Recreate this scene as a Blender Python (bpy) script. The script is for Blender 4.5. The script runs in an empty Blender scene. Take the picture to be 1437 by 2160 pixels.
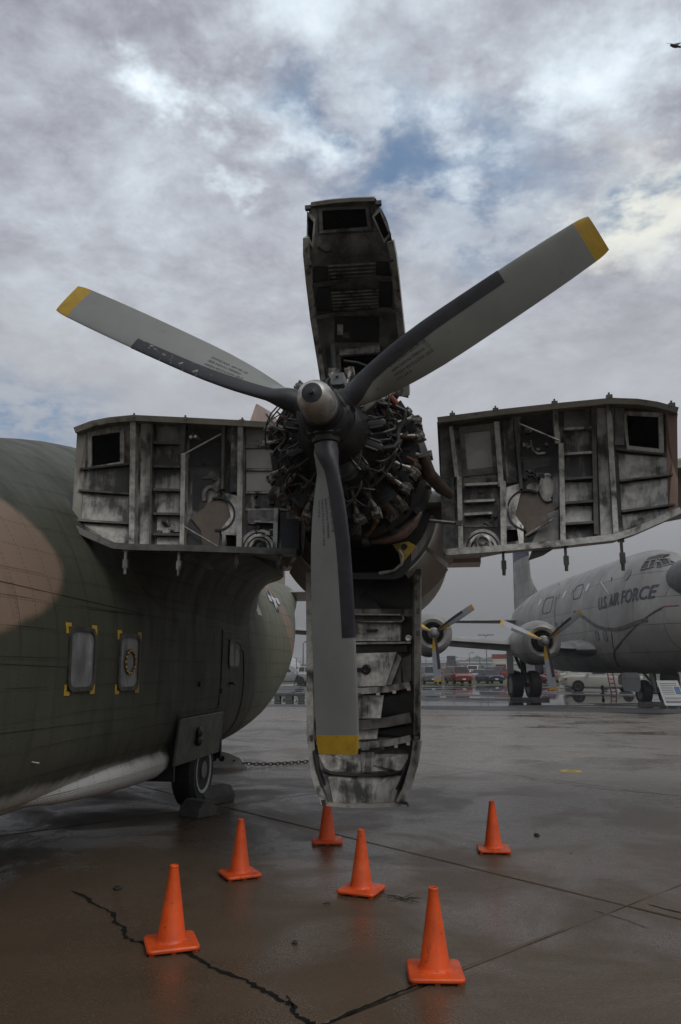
import bpy, bmesh, math, random
from mathutils import Vector, Matrix
import numpy as np
random.seed(7)
R = math.radians
scene = bpy.context.scene
COL = scene.collection

# ------------------------------------------------------------------ camera
CAM_H, FPX, HOR, YAW = 1.65, 1620.0, 1408.0, 0.161
PITCH = math.atan((HOR - 1080) / FPX)
cam_d = bpy.data.cameras.new('camera')
cam_d.sensor_fit = 'VERTICAL'; cam_d.sensor_height = 36.0; cam_d.lens = 36.0 * FPX / 2160.0
cam_d.clip_start = 0.05; cam_d.clip_end = 5000
cam = bpy.data.objects.new('camera', cam_d); COL.objects.link(cam)
cam.location = (0, 0, CAM_H); cam.rotation_euler = (math.pi / 2 + PITCH, 0, YAW)
scene.camera = cam
FW = Vector((-math.sin(YAW) * math.cos(PITCH), math.cos(YAW) * math.cos(PITCH), math.sin(PITCH)))
RT = Vector((math.cos(YAW), math.sin(YAW), 0)); UPV = RT.cross(FW); CP = Vector((0, 0, CAM_H))

def ray(x, y): return FW + RT * ((x - 718.5) / FPX) + UPV * ((1080 - y) / FPX)
def at(x, y, Y=None, X=None, z=None):
    d = ray(x, y)
    k = Y / d.y if Y is not None else (X / d.x if X is not None else (z - CAM_H) / d.z)
    return CP + d * k
def pj(P):
    d = Vector(P) - CP; w = d.dot(FW)
    return (718.5 + FPX * d.dot(RT) / w, 1080 - FPX * d.dot(UPV) / w)

# ------------------------------------------------------------------ node helper
class NT:
    def __init__(s, tree): s.t = tree; s.n = tree.nodes; s.l = tree.links
    def node(s, typ, **kw):
        n = s.n.new(typ)
        for k, v in kw.items(): setattr(n, k, v)
        return n
    def put(s, sock, v):
        if isinstance(v, bpy.types.NodeSocket): s.l.new(v, sock)
        elif v is not None:
            if hasattr(sock.default_value, '__len__') and not hasattr(v, '__len__'): v = [v] * len(sock.default_value)
            if hasattr(v, '__len__') and len(v) == 3 and len(sock.default_value) == 4: v = (*v, 1)
            sock.default_value = v
    def m(s, op, a, b=None, c=None, clamp=False):
        n = s.node('ShaderNodeMath', operation=op, use_clamp=clamp)
        for i, v in enumerate((a, b, c)): 
            if v is not None: s.put(n.inputs[i], v)
        return n.outputs[0]
    def vm(s, op, a, b=None):
        n = s.node('ShaderNodeVectorMath', operation=op)
        s.put(n.inputs[0], a)
        if b is not None: s.put(n.inputs[1], b)
        return n.outputs['Value'] if op in ('DOT_PRODUCT', 'LENGTH', 'DISTANCE') else n.outputs[0]
    def sep(s, v):
        n = s.node('ShaderNodeSeparateXYZ'); s.put(n.inputs[0], v); return n.outputs
    def comb(s, x, y, z):
        n = s.node('ShaderNodeCombineXYZ')
        for i, v in enumerate((x, y, z)): s.put(n.inputs[i], v)
        return n.outputs[0]
    def noise(s, vec, scale, detail=4, rough=.5, dist=0, out='Fac'):
        n = s.node('ShaderNodeTexNoise'); s.put(n.inputs['Vector'], vec)
        n.inputs['Scale'].default_value = scale; n.inputs['Detail'].default_value = detail
        n.inputs['Roughness'].default_value = rough; n.inputs['Distortion'].default_value = dist
        return n.outputs[out]
    def vor(s, vec, scale, feature='F1'):
        n = s.node('ShaderNodeTexVoronoi', feature=feature); s.put(n.inputs['Vector'], vec); n.inputs['Scale'].default_value = scale
        return n.outputs['Distance']
    def rng(s, v, a, b, c=0., d=1., smooth=True):
        n = s.node('ShaderNodeMapRange', interpolation_type='SMOOTHSTEP' if smooth else 'LINEAR', clamp=True)
        s.put(n.inputs[0], v)
        for i, q in enumerate((a, b, c, d)): s.put(n.inputs[i + 1], q)
        return n.outputs[0]
    def mix(s, fac, a, b, blend='MIX'):
        n = s.node('ShaderNodeMix', data_type='RGBA', blend_type=blend)
        s.put(n.inputs[0], fac); s.put(n.inputs[6], a); s.put(n.inputs[7], b); return n.outputs[2]
    def ramp(s, v, stops, interp='LINEAR'):
        n = s.node('ShaderNodeValToRGB'); s.put(n.inputs[0], v); cr = n.color_ramp; cr.interpolation = interp
        while len(cr.elements) < len(stops): cr.elements.new(.5)
        for e, (p, c) in zip(cr.elements, stops): e.position = p; e.color = (*c, 1) if len(c) == 3 else c
        return n.outputs[0]
    def bump(s, h, strength=.3, dist=.01):
        n = s.node('ShaderNodeBump'); s.put(n.inputs['Height'], h); n.inputs['Strength'].default_value = strength; n.inputs['Distance'].default_value = dist
        return n.outputs[0]

# ------------------------------------------------------------------ world: overcast sky with broken cloud
SUN_EL, SUN_AZ = R(50), R(128)      # the veiled sun stands high behind the camera, to the right
world = bpy.data.worlds.new('World'); scene.world = world; world.use_nodes = True
world.cycles.sampling_method = 'MANUAL'; world.cycles.sample_map_resolution = 256
T = NT(world.node_tree); T.n.clear()
sky = T.node('ShaderNodeTexSky', sky_type='NISHITA'); sky.sun_disc = False
sky.sun_elevation = SUN_EL; sky.sun_rotation = SUN_AZ; sky.air_density = 1.2; sky.dust_density = 2.0
gen = T.vm('NORMALIZE', T.node('ShaderNodeTexCoord').outputs['Generated'])
gx, gy, gz = T.sep(gen)
inv = T.m('DIVIDE', 1.0, T.m('ADD', T.m('MAXIMUM', gz, 0.0), 0.22))
plane = T.comb(T.m('MULTIPLY', gx, inv), T.m('MULTIPLY', gy, inv), 0)
n1 = T.noise(plane, 2.6, 9, .66, .15)
n2 = T.noise(T.vm('ADD', plane, (7.3, 2.1, 0)), 7.5, 5, .62, .1)
n3 = T.noise(T.vm('ADD', plane, (1.3, 9.7, 0)), 0.9, 1, .5, 0)
warp = T.vm('MULTIPLY', T.vm('SUBTRACT', T.noise(plane, 4.5, 5, .65, 0, 'Color'), (.5, .5, .5)), (.42, .42, 0))
wp = T.vm('ADD', plane, warp)
def pl(x, y):
    d = ray(x, y).normalized(); k = 1 / (max(d.z, 0) + .22); return (d.x * k, d.y * k, 0)
def blob(x, y, rad):
    return T.rng(T.vm('DISTANCE', wp, pl(x, y)), 0.0, rad, 1.0, 0.0)
br = blob(400, 225, .095)
for (x, y, r_) in ((620, 290, .11), (1255, 150, .20), (1375, 450, .15), (480, 420, .06), (1010, 330, .13), (860, 150, .17), (620, 60, .12)):
    br = T.m('MAXIMUM', br, T.m('MULTIPLY', blob(x, y, r_), .55 if r_ not in (.11, .20, .15) else .9))
bl = blob(850, 345, .26)
for (x, y, r_) in ((970, 440, .26), (700, 262, .15), (790, 300, .17), (60, 890, .35), (1330, 400, .08)):
    bl = T.m('MAXIMUM', bl, T.m('MULTIPLY', blob(x, y, r_), .8))
v = T.m('ADD', T.m('MULTIPLY', n1, .8), T.m('MULTIPLY', n2, .30))
v = T.m('ADD', v, T.m('MULTIPLY', T.m('SUBTRACT', n3, .5), .35))
v = T.m('ADD', v, T.m('MULTIPLY', br, .30))
cl = T.ramp(v, [(.37, (.165, .170, .205)), (.465, (.255, .265, .312)), (.55, (.355, .375, .425)), (.635, (.455, .50, .555)), (.74, (.59, .665, .73)), (.95, (.88, .93, .95))])
warm = blob(1375, 450, .17); cl = T.mix(T.m('MULTIPLY', warm, .75), cl, (.80, .78, .66))
grad = T.ramp(T.m('MAXIMUM', gz, 0.0), [(0, (.36, .36, .355)), (.06, (.42, .42, .42)), (.16, (.64, .64, .645)), (.28, (.96, .96, .965)), (.42, (1.04, 1.04, 1.04)), (1, (1.0, 1.0, 1.0))])
# low clouds smear into an even grey towards the horizon
clf = T.mix(T.rng(gz, .20, .60, 0, .95), (.368, .378, .40), cl)
cloud = T.mix(1.0, clf, grad, 'MULTIPLY')
nish = T.vm('MULTIPLY', sky.outputs[0], (.08, .08, .08))
bluec = T.mix(.7, nish, (.125, .205, .33))
gap = T.m('MULTIPLY', bl, T.rng(n2, .42, .60, 1.25, .35))
col = T.mix(T.m('MULTIPLY', gap, .8, clamp=True), cloud, bluec)
scaled = T.vm('MULTIPLY', col, (10.0, 10.0, 10.0))
bg = T.node('ShaderNodeBackground'); T.put(bg.inputs[0], scaled); bg.inputs[1].default_value = 0.1
T.l.new(bg.outputs[0], T.node('ShaderNodeOutputWorld').inputs[0])

sun_d = bpy.data.lights.new('sun', 'SUN'); sun_d.energy = 0.8; sun_d.angle = R(40); sun_d.color = (1, .97, .92)
sun = bpy.data.objects.new('sun', sun_d); COL.objects.link(sun)
sd = Vector((math.sin(SUN_AZ) * math.cos(SUN_EL), math.cos(SUN_AZ) * math.cos(SUN_EL), math.sin(SUN_EL)))
sun.rotation_euler = sd.to_track_quat('Z', 'Y').to_euler()
cy = scene.cycles; cy.max_bounces = 5; cy.diffuse_bounces = 3; cy.glossy_bounces = 3; cy.transmission_bounces = 2; cy.volume_bounces = 0; cy.caustics_reflective = False; cy.caustics_refractive = False
vs = scene.view_settings
vs.view_transform = 'Standard'; vs.look = 'None'; vs.exposure = 0.36; vs.gamma = 1.0; vs.use_curve_mapping = False

# ------------------------------------------------------------------ materials
def new_mat(name):
    m = bpy.data.materials.new(name); m.use_nodes = True; t = NT(m.node_tree)
    b = next(n for n in t.n if n.type == 'BSDF_PRINCIPLED'); return m, t, b
def pos(t): return t.node('ShaderNodeNewGeometry').outputs['Position']
def objc(t): return t.node('ShaderNodeTexCoord').outputs['Object']
def simple(name, col, rough=.5, metal=0., var=.25, scale=6., bump=0., bscale=60., dirt=0., dcol=(.012, .011, .010), dscale=3., rvar=.12, spec=.5):
    m, t, b = new_mat(name); o = objc(t)
    n = t.noise(o, scale, 5, .6)
    c = t.mix(t.rng(n, .25, .75), [q * (1 - var) for q in col], [min(1, q * (1 + var)) for q in col])
    if dirt > 0:
        d = t.rng(t.noise(t.vm('ADD', o, (3.1, 1.7, 5.2)), dscale, 7, .68, .3), .62 - .35 * dirt, .80 - .25 * dirt)
        c = t.mix(t.m('MULTIPLY', d, .9), c, dcol)
    t.put(b.inputs['Base Color'], c)
    t.put(b.inputs['Roughness'], t.rng(t.noise(o, scale * 2.7, 4, .6), .25, .75, max(.02, rough - rvar), min(1, rough + rvar)))
    b.inputs['Metallic'].default_value = metal; b.inputs['Specular IOR Level'].default_value = spec
    if bump > 0: t.put(b.inputs['Normal'], t.bump(t.noise(o, bscale, 4, .6), bump, .006))
    return m
M = {}
def cone_mat(name, col):
    m, t, b = new_mat(name); rn = t.node('ShaderNodeObjectInfo').outputs['Random']; o = t.vm('ADD', objc(t), t.comb(t.m('MULTIPLY', rn, 37.0), t.m('MULTIPLY', rn, 11.0), 0))
    n = t.noise(o, 7, 5, .6); c = t.mix(t.rng(n, .3, .7), [q * .78 for q in col], [min(1, q * 1.12) for q in col])
    c = t.mix(t.rng(rn, 0, 1, 0, .22, False), c, (.50, .075, .010))
    sm = t.noise(t.vm('MULTIPLY', o, (1, 1, .35)), 14, 7, .72, .5); c = t.mix(t.rng(sm, .57, .66, 0, .62), c, (.17, .030, .010))
    gr = t.rng(t.noise(t.vm('ADD', o, (3, 8, 1)), 30, 4, .6), .66, .72, 0, .7); c = t.mix(gr, c, (.035, .022, .015))
    fade = t.rng(t.noise(t.vm('ADD', o, (6, 2, 5)), 3.5, 3, .5), .55, .75, 0, .3); c = t.mix(fade, c, (.80, .19, .06))
    t.put(b.inputs['Base Color'], c); t.put(b.inputs['Roughness'], t.rng(sm, .3, .7, .30, .62)); t.put(b.inputs['Normal'], t.bump(t.noise(o, 60, 4, .6), .16, .006)); return m
M['orange'] = cone_mat('cone_orange', (.78, .088, .006)); M['orange_base'] = cone_mat('cone_base_orange', (.70, .082, .008))
M['blade'] = simple('blade_grey', (.215, .225, .205), .46, 0, .10, 2.2, .04, 40, .06, (.09, .09, .085), 5)
M['yellow'] = simple('prop_yellow', (.44, .27, .018), .5, 0, .14, 14, .05, 60, .08, (.2, .12, .02), 16)
M['boot'] = simple('rubber_boot', (.024, .024, .028), .52, 0, .3, 9, .15, 50)
m, t, b = new_mat('rubber_boot_chipped'); o = objc(t); M['boot_chip'] = m
ox, oy, oz = t.sep(o); zone = t.m('MULTIPLY', t.rng(ox, -2.42, -2.25), t.rng(ox, -1.80, -1.72, 1, 0))
ch = t.m('MAXIMUM', t.m('MULTIPLY', zone, t.rng(t.noise(t.vm('MULTIPLY', o, (1, 1, 1.6)), 20, 7, .75, .4), .60, .62)), t.rng(t.noise(o, 45, 5, .7), .69, .70))
t.put(b.inputs['Base Color'], t.mix(ch, (.026, .026, .03), (.42, .41, .38))); b.inputs['Roughness'].default_value = .5
M['stencil'] = simple('stencil_black', (.03, .03, .03), .7, 0, .2)
M['dome'] = simple('dome_aluminium', (.47, .45, .41), .34, .55, .22, 5, .05, 30, .16, (.13, .12, .10), 7)
M['opening_shade'] = simple('duct_shade_black', (.004, .004, .004), .95, 0, .3, 10, 0, 60, 0, spec=.02)  # near-black without sheen, paints the shade inside deep openings
M['black'] = simple('oily_black', (.010, .010, .010), .45, .1, .4, 18, .2, 70)
M['blackmetal'] = simple('dark_metal', (.030, .029, .028), .42, .4, .4, 20, .25, 60)
M['case'] = simple('engine_case_grey', (.045, .044, .042), .45, .3, .35, 15, .2, 60, .28)
M['rocker'] = simple('rocker_alloy', (.19, .178, .15), .45, .3, .3, 22, .25, 80, .45, (.03, .027, .022), 20)
M['tube'] = simple('tube_alloy', (.22, .21, .185), .36, .4, .25, 22, .1, 80, .28, (.03, .027, .022), 16)
M['fin'] = simple('cylinder_fins', (.036, .034, .031), .5, .3, .4, 30, .2, 60)
M['wire'] = simple('ignition_wire', (.030, .026, .022), .5, 0, .4, 30)
M['redmark'] = simple('orange_primer', (.24, .055, .02), .5, 0, .3, 20, 0, 60, .25)
M['exhaust'] = simple('burnt_steel', (.085, .060, .048), .5, .5, .35, 10, .2, 40, .25)
M['yellowgoo'] = simple('yellow_primer', (.30, .20, .02), .35, .1, .4, 12, .2, 40, .42)
M['greybox'] = simple('governor_grey', (.17, .175, .175), .5, 0, .15, 9, .08, 60, .1)
def sooty(name, col, amt, sc=3.0, metal=.25):
    m, t, b = new_mat(name); o = objc(t)
    big = t.noise(o, sc, 4, .55, .4); fin = t.noise(t.vm('ADD', o, (4, 2, 7)), sc * 4.5, 7, .7, .3)
    run = t.noise(t.vm('MULTIPLY', o, (7.0, 7.0, .8)), 2.0, 5, .65)
    c = t.mix(t.rng(fin, .3, .7), [q * .72 for q in col], [min(1, q * 1.3) for q in col])
    c = t.mix(t.rng(t.noise(t.vm('ADD', o, (9, 4, 1)), sc * 1.4, 4, .6), .55, .72, 0, .55), c, (.10, .078, .052))
    lv = t.m('ADD', t.m('ADD', t.m('MULTIPLY', big, .50), t.m('MULTIPLY', fin, .16)), t.m('MULTIPLY', run, .34))
    d = t.rng(lv, .555 - .20 * amt, .715 - .20 * amt)
    c = t.mix(t.m('MULTIPLY', d, .93), c, (.010, .0095, .009)); t.put(b.inputs['Base Color'], c)
    t.put(b.inputs['Roughness'], t.rng(fin, .3, .7, .32, .6)); b.inputs['Metallic'].default_value = metal
    t.put(b.inputs['Normal'], t.bump(t.noise(o, 28, 4, .6), .10, .006))
    return m
M['soot'] = sooty('sooty_skin', (.32, .31, .275), .88)
M['sootlight'] = sooty('sooty_skin_pale', (.35, .34, .305), .58, 3.4)
M['sootdark'] = simple('sooty_skin_dark', (.135, .128, .115), .42, .25, .5, 6, .1, 30, .50, (.010, .009, .009), 3.5)
M['sootwhite'] = sooty('chalky_skin', (.56, .54, .495), .54, 4.2, .10)
M['rail'] = sooty('cowl_rail', (.35, .34, .305), .46, 5.0, .45)
M['raildark'] = simple('cowl_rail_dark', (.07, .066, .058), .42, .4, .4, 10, .1, 40, .3)
M['lip'] = simple('cowl_lip_paint', (.23, .215, .18), .5, 0, .25, 5, .06, 30, .2, (.05, .045, .04), 6)
M['tan'] = simple('camo_tan', (.20, .125, .090), .55, 0, .15, 3, .04, 30, .1, (.07, .055, .045), 4)
M['olive'] = simple('camo_olive', (.092, .095, .068), .5, 0, .15, 3, .04, 30)
M['brown'] = simple('outer_skin_brown', (.105, .080, .058), .6, 0, .12, 8, .1, 90)
M['palegrey'] = simple('nacelle_pale', (.32, .305, .28), .45, 0, .15, 3, .03, 30, .08, (.12, .11, .10), 5)
M['glass'] = simple('dusty_glass', (.10, .105, .11), .10, 0, .25, 3, 0, 60, 0, rvar=.05)
M['rubber'] = simple('tyre_rubber', (.013, .013, .014), .7, 0, .3, 12, .2, 60)
M['whitepaint'] = simple('white_paint', (.55, .55, .53), .4, 0, .1, 6, .03, 50, .10, (.2, .19, .17), 7)
M['yellowpaint'] = simple('yellow_marks', (.50, .32, .03), .6, 0, .2, 30, 0, 60, .15, (.1, .08, .03), 30)
M['conc_block'] = simple('concrete_block', (.10, .097, .088), .8, 0, .25, 8, .4, 60, .2, (.07, .065, .06), 6)
M['steel'] = simple('grey_steel', (.20, .20, .19), .45, .5, .25, 12, .1, 50, .15)
M['chain'] = simple('rusty_chain', (.05, .042, .036), .6, .4, .4, 20, .2, 60)
M['twig'] = simple('twig_bark', (.035, .028, .02), .8, 0, .3, 20)
M['red'] = simple('red_paint', (.21, .035, .025), .35, 0, .2, 8)

# ------------------------------------------------------------------ mesh builder
class MB:
    def __init__(s): s.v = []; s.f = []
    def add(s, vs, fs):
        o = len(s.v); s.v += [tuple(q) for q in vs]; s.f += [tuple(i + o for i in q) for q in fs]
    def box(s, c, size, rot=None):
        c = Vector(c); h = [q / 2 for q in size]; vs = []
        for dx in (-1, 1):
            for dy in (-1, 1):
                for dz in (-1, 1):
                    q = Vector((dx * h[0], dy * h[1], dz * h[2])); vs.append(c + (rot @ q if rot else q))
        s.add(vs, [(0, 1, 3, 2), (4, 6, 7, 5), (0, 4, 5, 1), (2, 3, 7, 6), (0, 2, 6, 4), (1, 5, 7, 3)]); return s
    def frame(s, p0, p1):
        d = (Vector(p1) - Vector(p0)); d.normalize()
        a = Vector((0, 0, 1)) if abs(d.z) < .9 else Vector((1, 0, 0))
        u = d.cross(a).normalized(); return u, d.cross(u)
    def cyl(s, p0, p1, r0, r1=None, n=12, caps=True):
        r1 = r0 if r1 is None else r1; u, w = s.frame(p0, p1); p0 = Vector(p0); p1 = Vector(p1); vs = []
        for p, r in ((p0, r0), (p1, r1)):
            for i in range(n):
                a = 2 * math.pi * i / n; vs.append(p + u * (r * math.cos(a)) + w * (r * math.sin(a)))
        fs = [(i, (i + 1) % n, n + (i + 1) % n, n + i) for i in range(n)]
        if caps: fs += [tuple(range(n))[::-1], tuple(range(n, 2 * n))]
        s.add(vs, fs); return s
    def tube(s, pts, r, n=7):
        pts = [Vector(p) for p in pts]; vs = []; u = None; m = len(pts)
        rs = r if hasattr(r, '__len__') else [r] * m
        for i, p in enumerate(pts):
            d = (pts[min(i + 1, m - 1)] - pts[max(i - 1, 0)]).normalized()
            if u is None:
                a = Vector((0, 0, 1)) if abs(d.z) < .9 else Vector((1, 0, 0)); u = d.cross(a).normalized()
            u = (u - d * u.dot(d)).normalized(); w = d.cross(u)
            for k in range(n):
                a = 2 * math.pi * k / n; vs.append(p + u * (rs[i] * math.cos(a)) + w * (rs[i] * math.sin(a)))
        fs = [(i * n + k, i * n + (k + 1) % n, (i + 1) * n + (k + 1) % n, (i + 1) * n + k) for i in range(m - 1) for k in range(n)]
        fs += [tuple(range(n))[::-1], tuple(range((m - 1) * n, m * n))]
        s.add(vs, fs); return s
    def lathe(s, prof, o=(0, 0, 0), axis=(0, 0, 1), n=24):
        o = Vector(o); ax = Vector(axis).normalized(); u, w = s.frame((0, 0, 0), ax); vs = []
        for r, h in prof:
            for i in range(n):
                a = 2 * math.pi * i / n; vs.append(o + ax * h + u * (r * math.cos(a)) + w * (r * math.sin(a)))
        m = len(prof)
        fs = [(j * n + i, j * n + (i + 1) % n, (j + 1) * n + (i + 1) % n, (j + 1) * n + i) for j in range(m - 1) for i in range(n)]
        if prof[0][0] > 1e-5: fs.append(tuple(range(n))[::-1])
        if prof[-1][0] > 1e-5: fs.append(tuple(range((m - 1) * n, m * n)))
        s.add(vs, fs); return s
    def loft(s, rings, closed=True, caps=True):
        n = len(rings[0]); vs = [p for r in rings for p in r]; fs = []
        for j in range(len(rings) - 1):
            for i in range(n if closed else n - 1):
                k = (i + 1) % n; fs.append((j * n + i, j * n + k, (j + 1) * n + k, (j + 1) * n + i))
        if caps and closed: fs += [tuple(range(n))[::-1], tuple(range((len(rings) - 1) * n, len(rings) * n))]
        s.add(vs, fs); return s
    def cbox(s, mf, a0, a1, b0, b1, w0, w1, na=1, nb=1):   # a box that follows a curved surface mf(a, b, w)
        vs = []; N = (na + 1) * (nb + 1)
        for w in (w0, w1):
            for i in range(na + 1):
                for j in range(nb + 1): vs.append(mf(a0 + (a1 - a0) * i / na, b0 + (b1 - b0) * j / nb, w))
        I = lambda i, j, k: k * N + i * (nb + 1) + j; fs = []
        for i in range(na):
            for j in range(nb):
                fs += [(I(i, j, 1), I(i + 1, j, 1), I(i + 1, j + 1, 1), I(i, j + 1, 1)), (I(i, j, 0), I(i, j + 1, 0), I(i + 1, j + 1, 0), I(i + 1, j, 0))]
        for i in range(na):
            fs += [(I(i, 0, 0), I(i + 1, 0, 0), I(i + 1, 0, 1), I(i, 0, 1)), (I(i, nb, 1), I(i + 1, nb, 1), I(i + 1, nb, 0), I(i, nb, 0))]
        for j in range(nb):
            fs += [(I(0, j, 1), I(0, j + 1, 1), I(0, j + 1, 0), I(0, j, 0)), (I(na, j, 0), I(na, j + 1, 0), I(na, j + 1, 1), I(na, j, 1))]
        s.add(vs, fs); return s
    def poly(s, mf, out, w0, w1):                            # a plate with a star-shaped outline on mf
        n = len(out); ca = sum(p[0] for p in out) / n; cb = sum(p[1] for p in out) / n
        vs = [mf(a, b, w1) for a, b in out] + [mf(a, b, w0) for a, b in out] + [mf(ca, cb, w1)]
        fs = [(i, (i + 1) % n, 2 * n) for i in range(n)] + [(n + i, n + (i + 1) % n, (i + 1) % n, i) for i in range(n)]
        s.add(vs, fs); return s
    def ring(s, mf, out, inn, w0, w1):
        n = len(out); vs = [mf(a, b, w0) for a, b in out] + [mf(a, b, w1) for a, b in out] + [mf(a, b, w1) for a, b in inn] + [mf(a, b, w0) for a, b in inn]
        fs = []
        for k in range(3):
            for i in range(n):
                j = (i + 1) % n; fs.append((k * n + i, k * n + j, (k + 1) * n + j, (k + 1) * n + i))
        s.add(vs, fs); return s
    def mesh(s, name, smooth=True, ang=35):
        me = bpy.data.meshes.new(name); me.from_pydata(s.v, [], s.f)
        bm = bmesh.new(); bm.from_mesh(me); bmesh.ops.recalc_face_normals(bm, faces=bm.faces); bm.to_mesh(me); bm.free()
        if smooth:
            me.shade_smooth(); me.set_sharp_from_angle(angle=R(ang))
        return me
    def build(s, name, mat, parent=None, smooth=True, ang=35, bevel=0):
        return obj(name, s.mesh(name, smooth, ang), mat, parent, bevel=bevel)
def wpos(o):
    return o.matrix_basis if o.parent is None else wpos(o.parent) @ o.matrix_parent_inverse @ o.matrix_basis
def obj(name, me, mat=None, parent=None, mw=None, bevel=0, local=False):
    o = bpy.data.objects.new(name, me); COL.objects.link(o)
    if mat is not None and not me.materials: me.materials.append(M[mat] if isinstance(mat, str) else mat)
    if parent is not None:
        o.parent = parent
        if not local: o.matrix_parent_inverse = wpos(parent).inverted()
    if mw is not None: o.matrix_basis = mw
    if bevel:
        b = o.modifiers.new('bevel', 'BEVEL'); b.width = bevel; b.segments = 2; b.limit_method = 'ANGLE'; b.angle_limit = R(40)
    return o
def tag(o, label, cat, group=None):
    o['label'] = label; o['category'] = cat
    if group: o['group'] = group
    return o
def thing(name, label, cat, loc=(0, 0, 0), rz=0, group=None):
    o = bpy.data.objects.new(name, None); COL.objects.link(o); o.empty_display_size = .2
    o.location = loc; o.rotation_euler = (0, 0, rz); return tag(o, label, cat, group)
def struct(o): o['kind'] = 'structure'; return o
def copy_tree(o, parent=None):
    c = o.copy(); COL.objects.link(c)
    if parent is not None: c.parent = parent
    for ch in list(o.children): copy_tree(ch, c)
    return c
def rrect(a0, a1, b0, b1, r, k=5, ra=None):
    ra = r if ra is None else ra; out = []
    for (ca, cb, s) in ((a1 - ra, b1 - r, 0), (a0 + ra, b1 - r, 1), (a0 + ra, b0 + r, 2), (a1 - ra, b0 + r, 3)):
        for i in range(k + 1):
            t_ = math.pi / 2 * (s + i / k); out.append((ca + ra * math.cos(t_), cb + r * math.sin(t_)))
    return out
def interp(tab, x):
    n = len(tab)
    if x <= tab[0][0]: return tab[0][1:]
    if x >= tab[-1][0]: return tab[-1][1:]
    i = max(j for j in range(n - 1) if tab[j][0] <= x)
    x0, x1 = tab[i][0], tab[i + 1][0]; u = (x - x0) / (x1 - x0); res = []
    for k in range(1, len(tab[0])):
        def tan_(j):
            if j == 0 or j == n - 1: return 0.0 if n < 3 else ((tab[1][k] - tab[0][k]) / (tab[1][0] - tab[0][0]) if j == 0 else (tab[-1][k] - tab[-2][k]) / (tab[-1][0] - tab[-2][0]))
            d0 = (tab[j][k] - tab[j - 1][k]) / (tab[j][0] - tab[j - 1][0]); d1 = (tab[j + 1][k] - tab[j][k]) / (tab[j + 1][0] - tab[j][0])
            return 0.0 if d0 * d1 <= 0 else 2 * d0 * d1 / (d0 + d1)
        m0, m1 = tan_(i) * (x1 - x0), tan_(i + 1) * (x1 - x0); a, b_ = tab[i][k], tab[i + 1][k]
        res.append((2 * u**3 - 3 * u**2 + 1) * a + (u**3 - 2 * u**2 + u) * m0 + (-2 * u**3 + 3 * u**2) * b_ + (u**3 - u**2) * m1)
    return tuple(res)
class Hull:                                                   # stations (s, half width, z bottom, z top, exponent low, exponent high)
    def __init__(s, tab, place, mid=.5): s.tab = tab; s.place = place; s.mid = mid  # place(lateral, s, z) -> point
    def sec(s, st, ang):
        hw, zb, zt, nl, nh = interp(s.tab, st); c, q = math.cos(ang), math.sin(ang); n = nh if q > 0 else nl
        zm = zb + (zt - zb) * s.mid; hh = zt - zm if q > 0 else zm - zb
        return (math.copysign(hw * abs(c) ** (2 / n), c), zm + math.copysign(hh * abs(q) ** (2 / n), q))
    def loft(s, sts, n=48):
        mb = MB(); rings = []
        for st in sts: rings.append([s.place(*(lambda p: (p[0], st, p[1]))(s.sec(st, 2 * math.pi * i / n))) for i in range(n)])
        return mb.loft(rings)
    def side(s, st, z, w=0.0, sgn=1):                          # a point on the +lateral side at height z, w outwards
        def x_(st, z):
            hw, zb, zt, nl, nh = interp(s.tab, st); zm = zb + (zt - zb) * s.mid; hh = zt - zm if z > zm else zm - zb
            q = max(-.999, min(.999, (z - zm) / hh)); n = nh if q > 0 else nl
            return hw * (1 - abs(q) ** n) ** (1 / n)
        e = .01; x = x_(st, z); dz = (x_(st, z + e) - x_(st, z - e)) / (2 * e); ds = (x_(st + e, z) - x_(st - e, z)) / (2 * e)
        nv = Vector((1, -ds, -dz)).normalized() * w
        return s.place(sgn * (x + nv.x), st + nv.y, z + nv.z)
def text_mesh(txt, size=1.0, align='LEFT', sx=1.0, bold=0.0):
    cu = bpy.data.curves.new('lettering', 'FONT'); cu.body = txt; cu.size = size; cu.align_x = align; cu.resolution_u = 3; cu.offset = bold
    o = bpy.data.objects.new('lettering', cu); COL.objects.link(o)
    dg = bpy.context.evaluated_depsgraph_get(); dg.update(); me = o.evaluated_get(dg).to_mesh()
    bm = bmesh.new(); bm.from_mesh(me); bmesh.ops.triangulate(bm, faces=bm.faces)
    bmesh.ops.subdivide_edges(bm, edges=[e for e in bm.edges if e.calc_length() > size * .25], cuts=2); bmesh.ops.triangulate(bm, faces=bm.faces)
    bm.verts.ensure_lookup_table(); vs = [(v.co.x * sx, v.co.y) for v in bm.verts]; fs = [tuple(v.index for v in f.verts) for f in bm.faces]
    bm.free(); bpy.data.objects.remove(o); bpy.data.curves.remove(cu)
    return vs, fs
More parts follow.
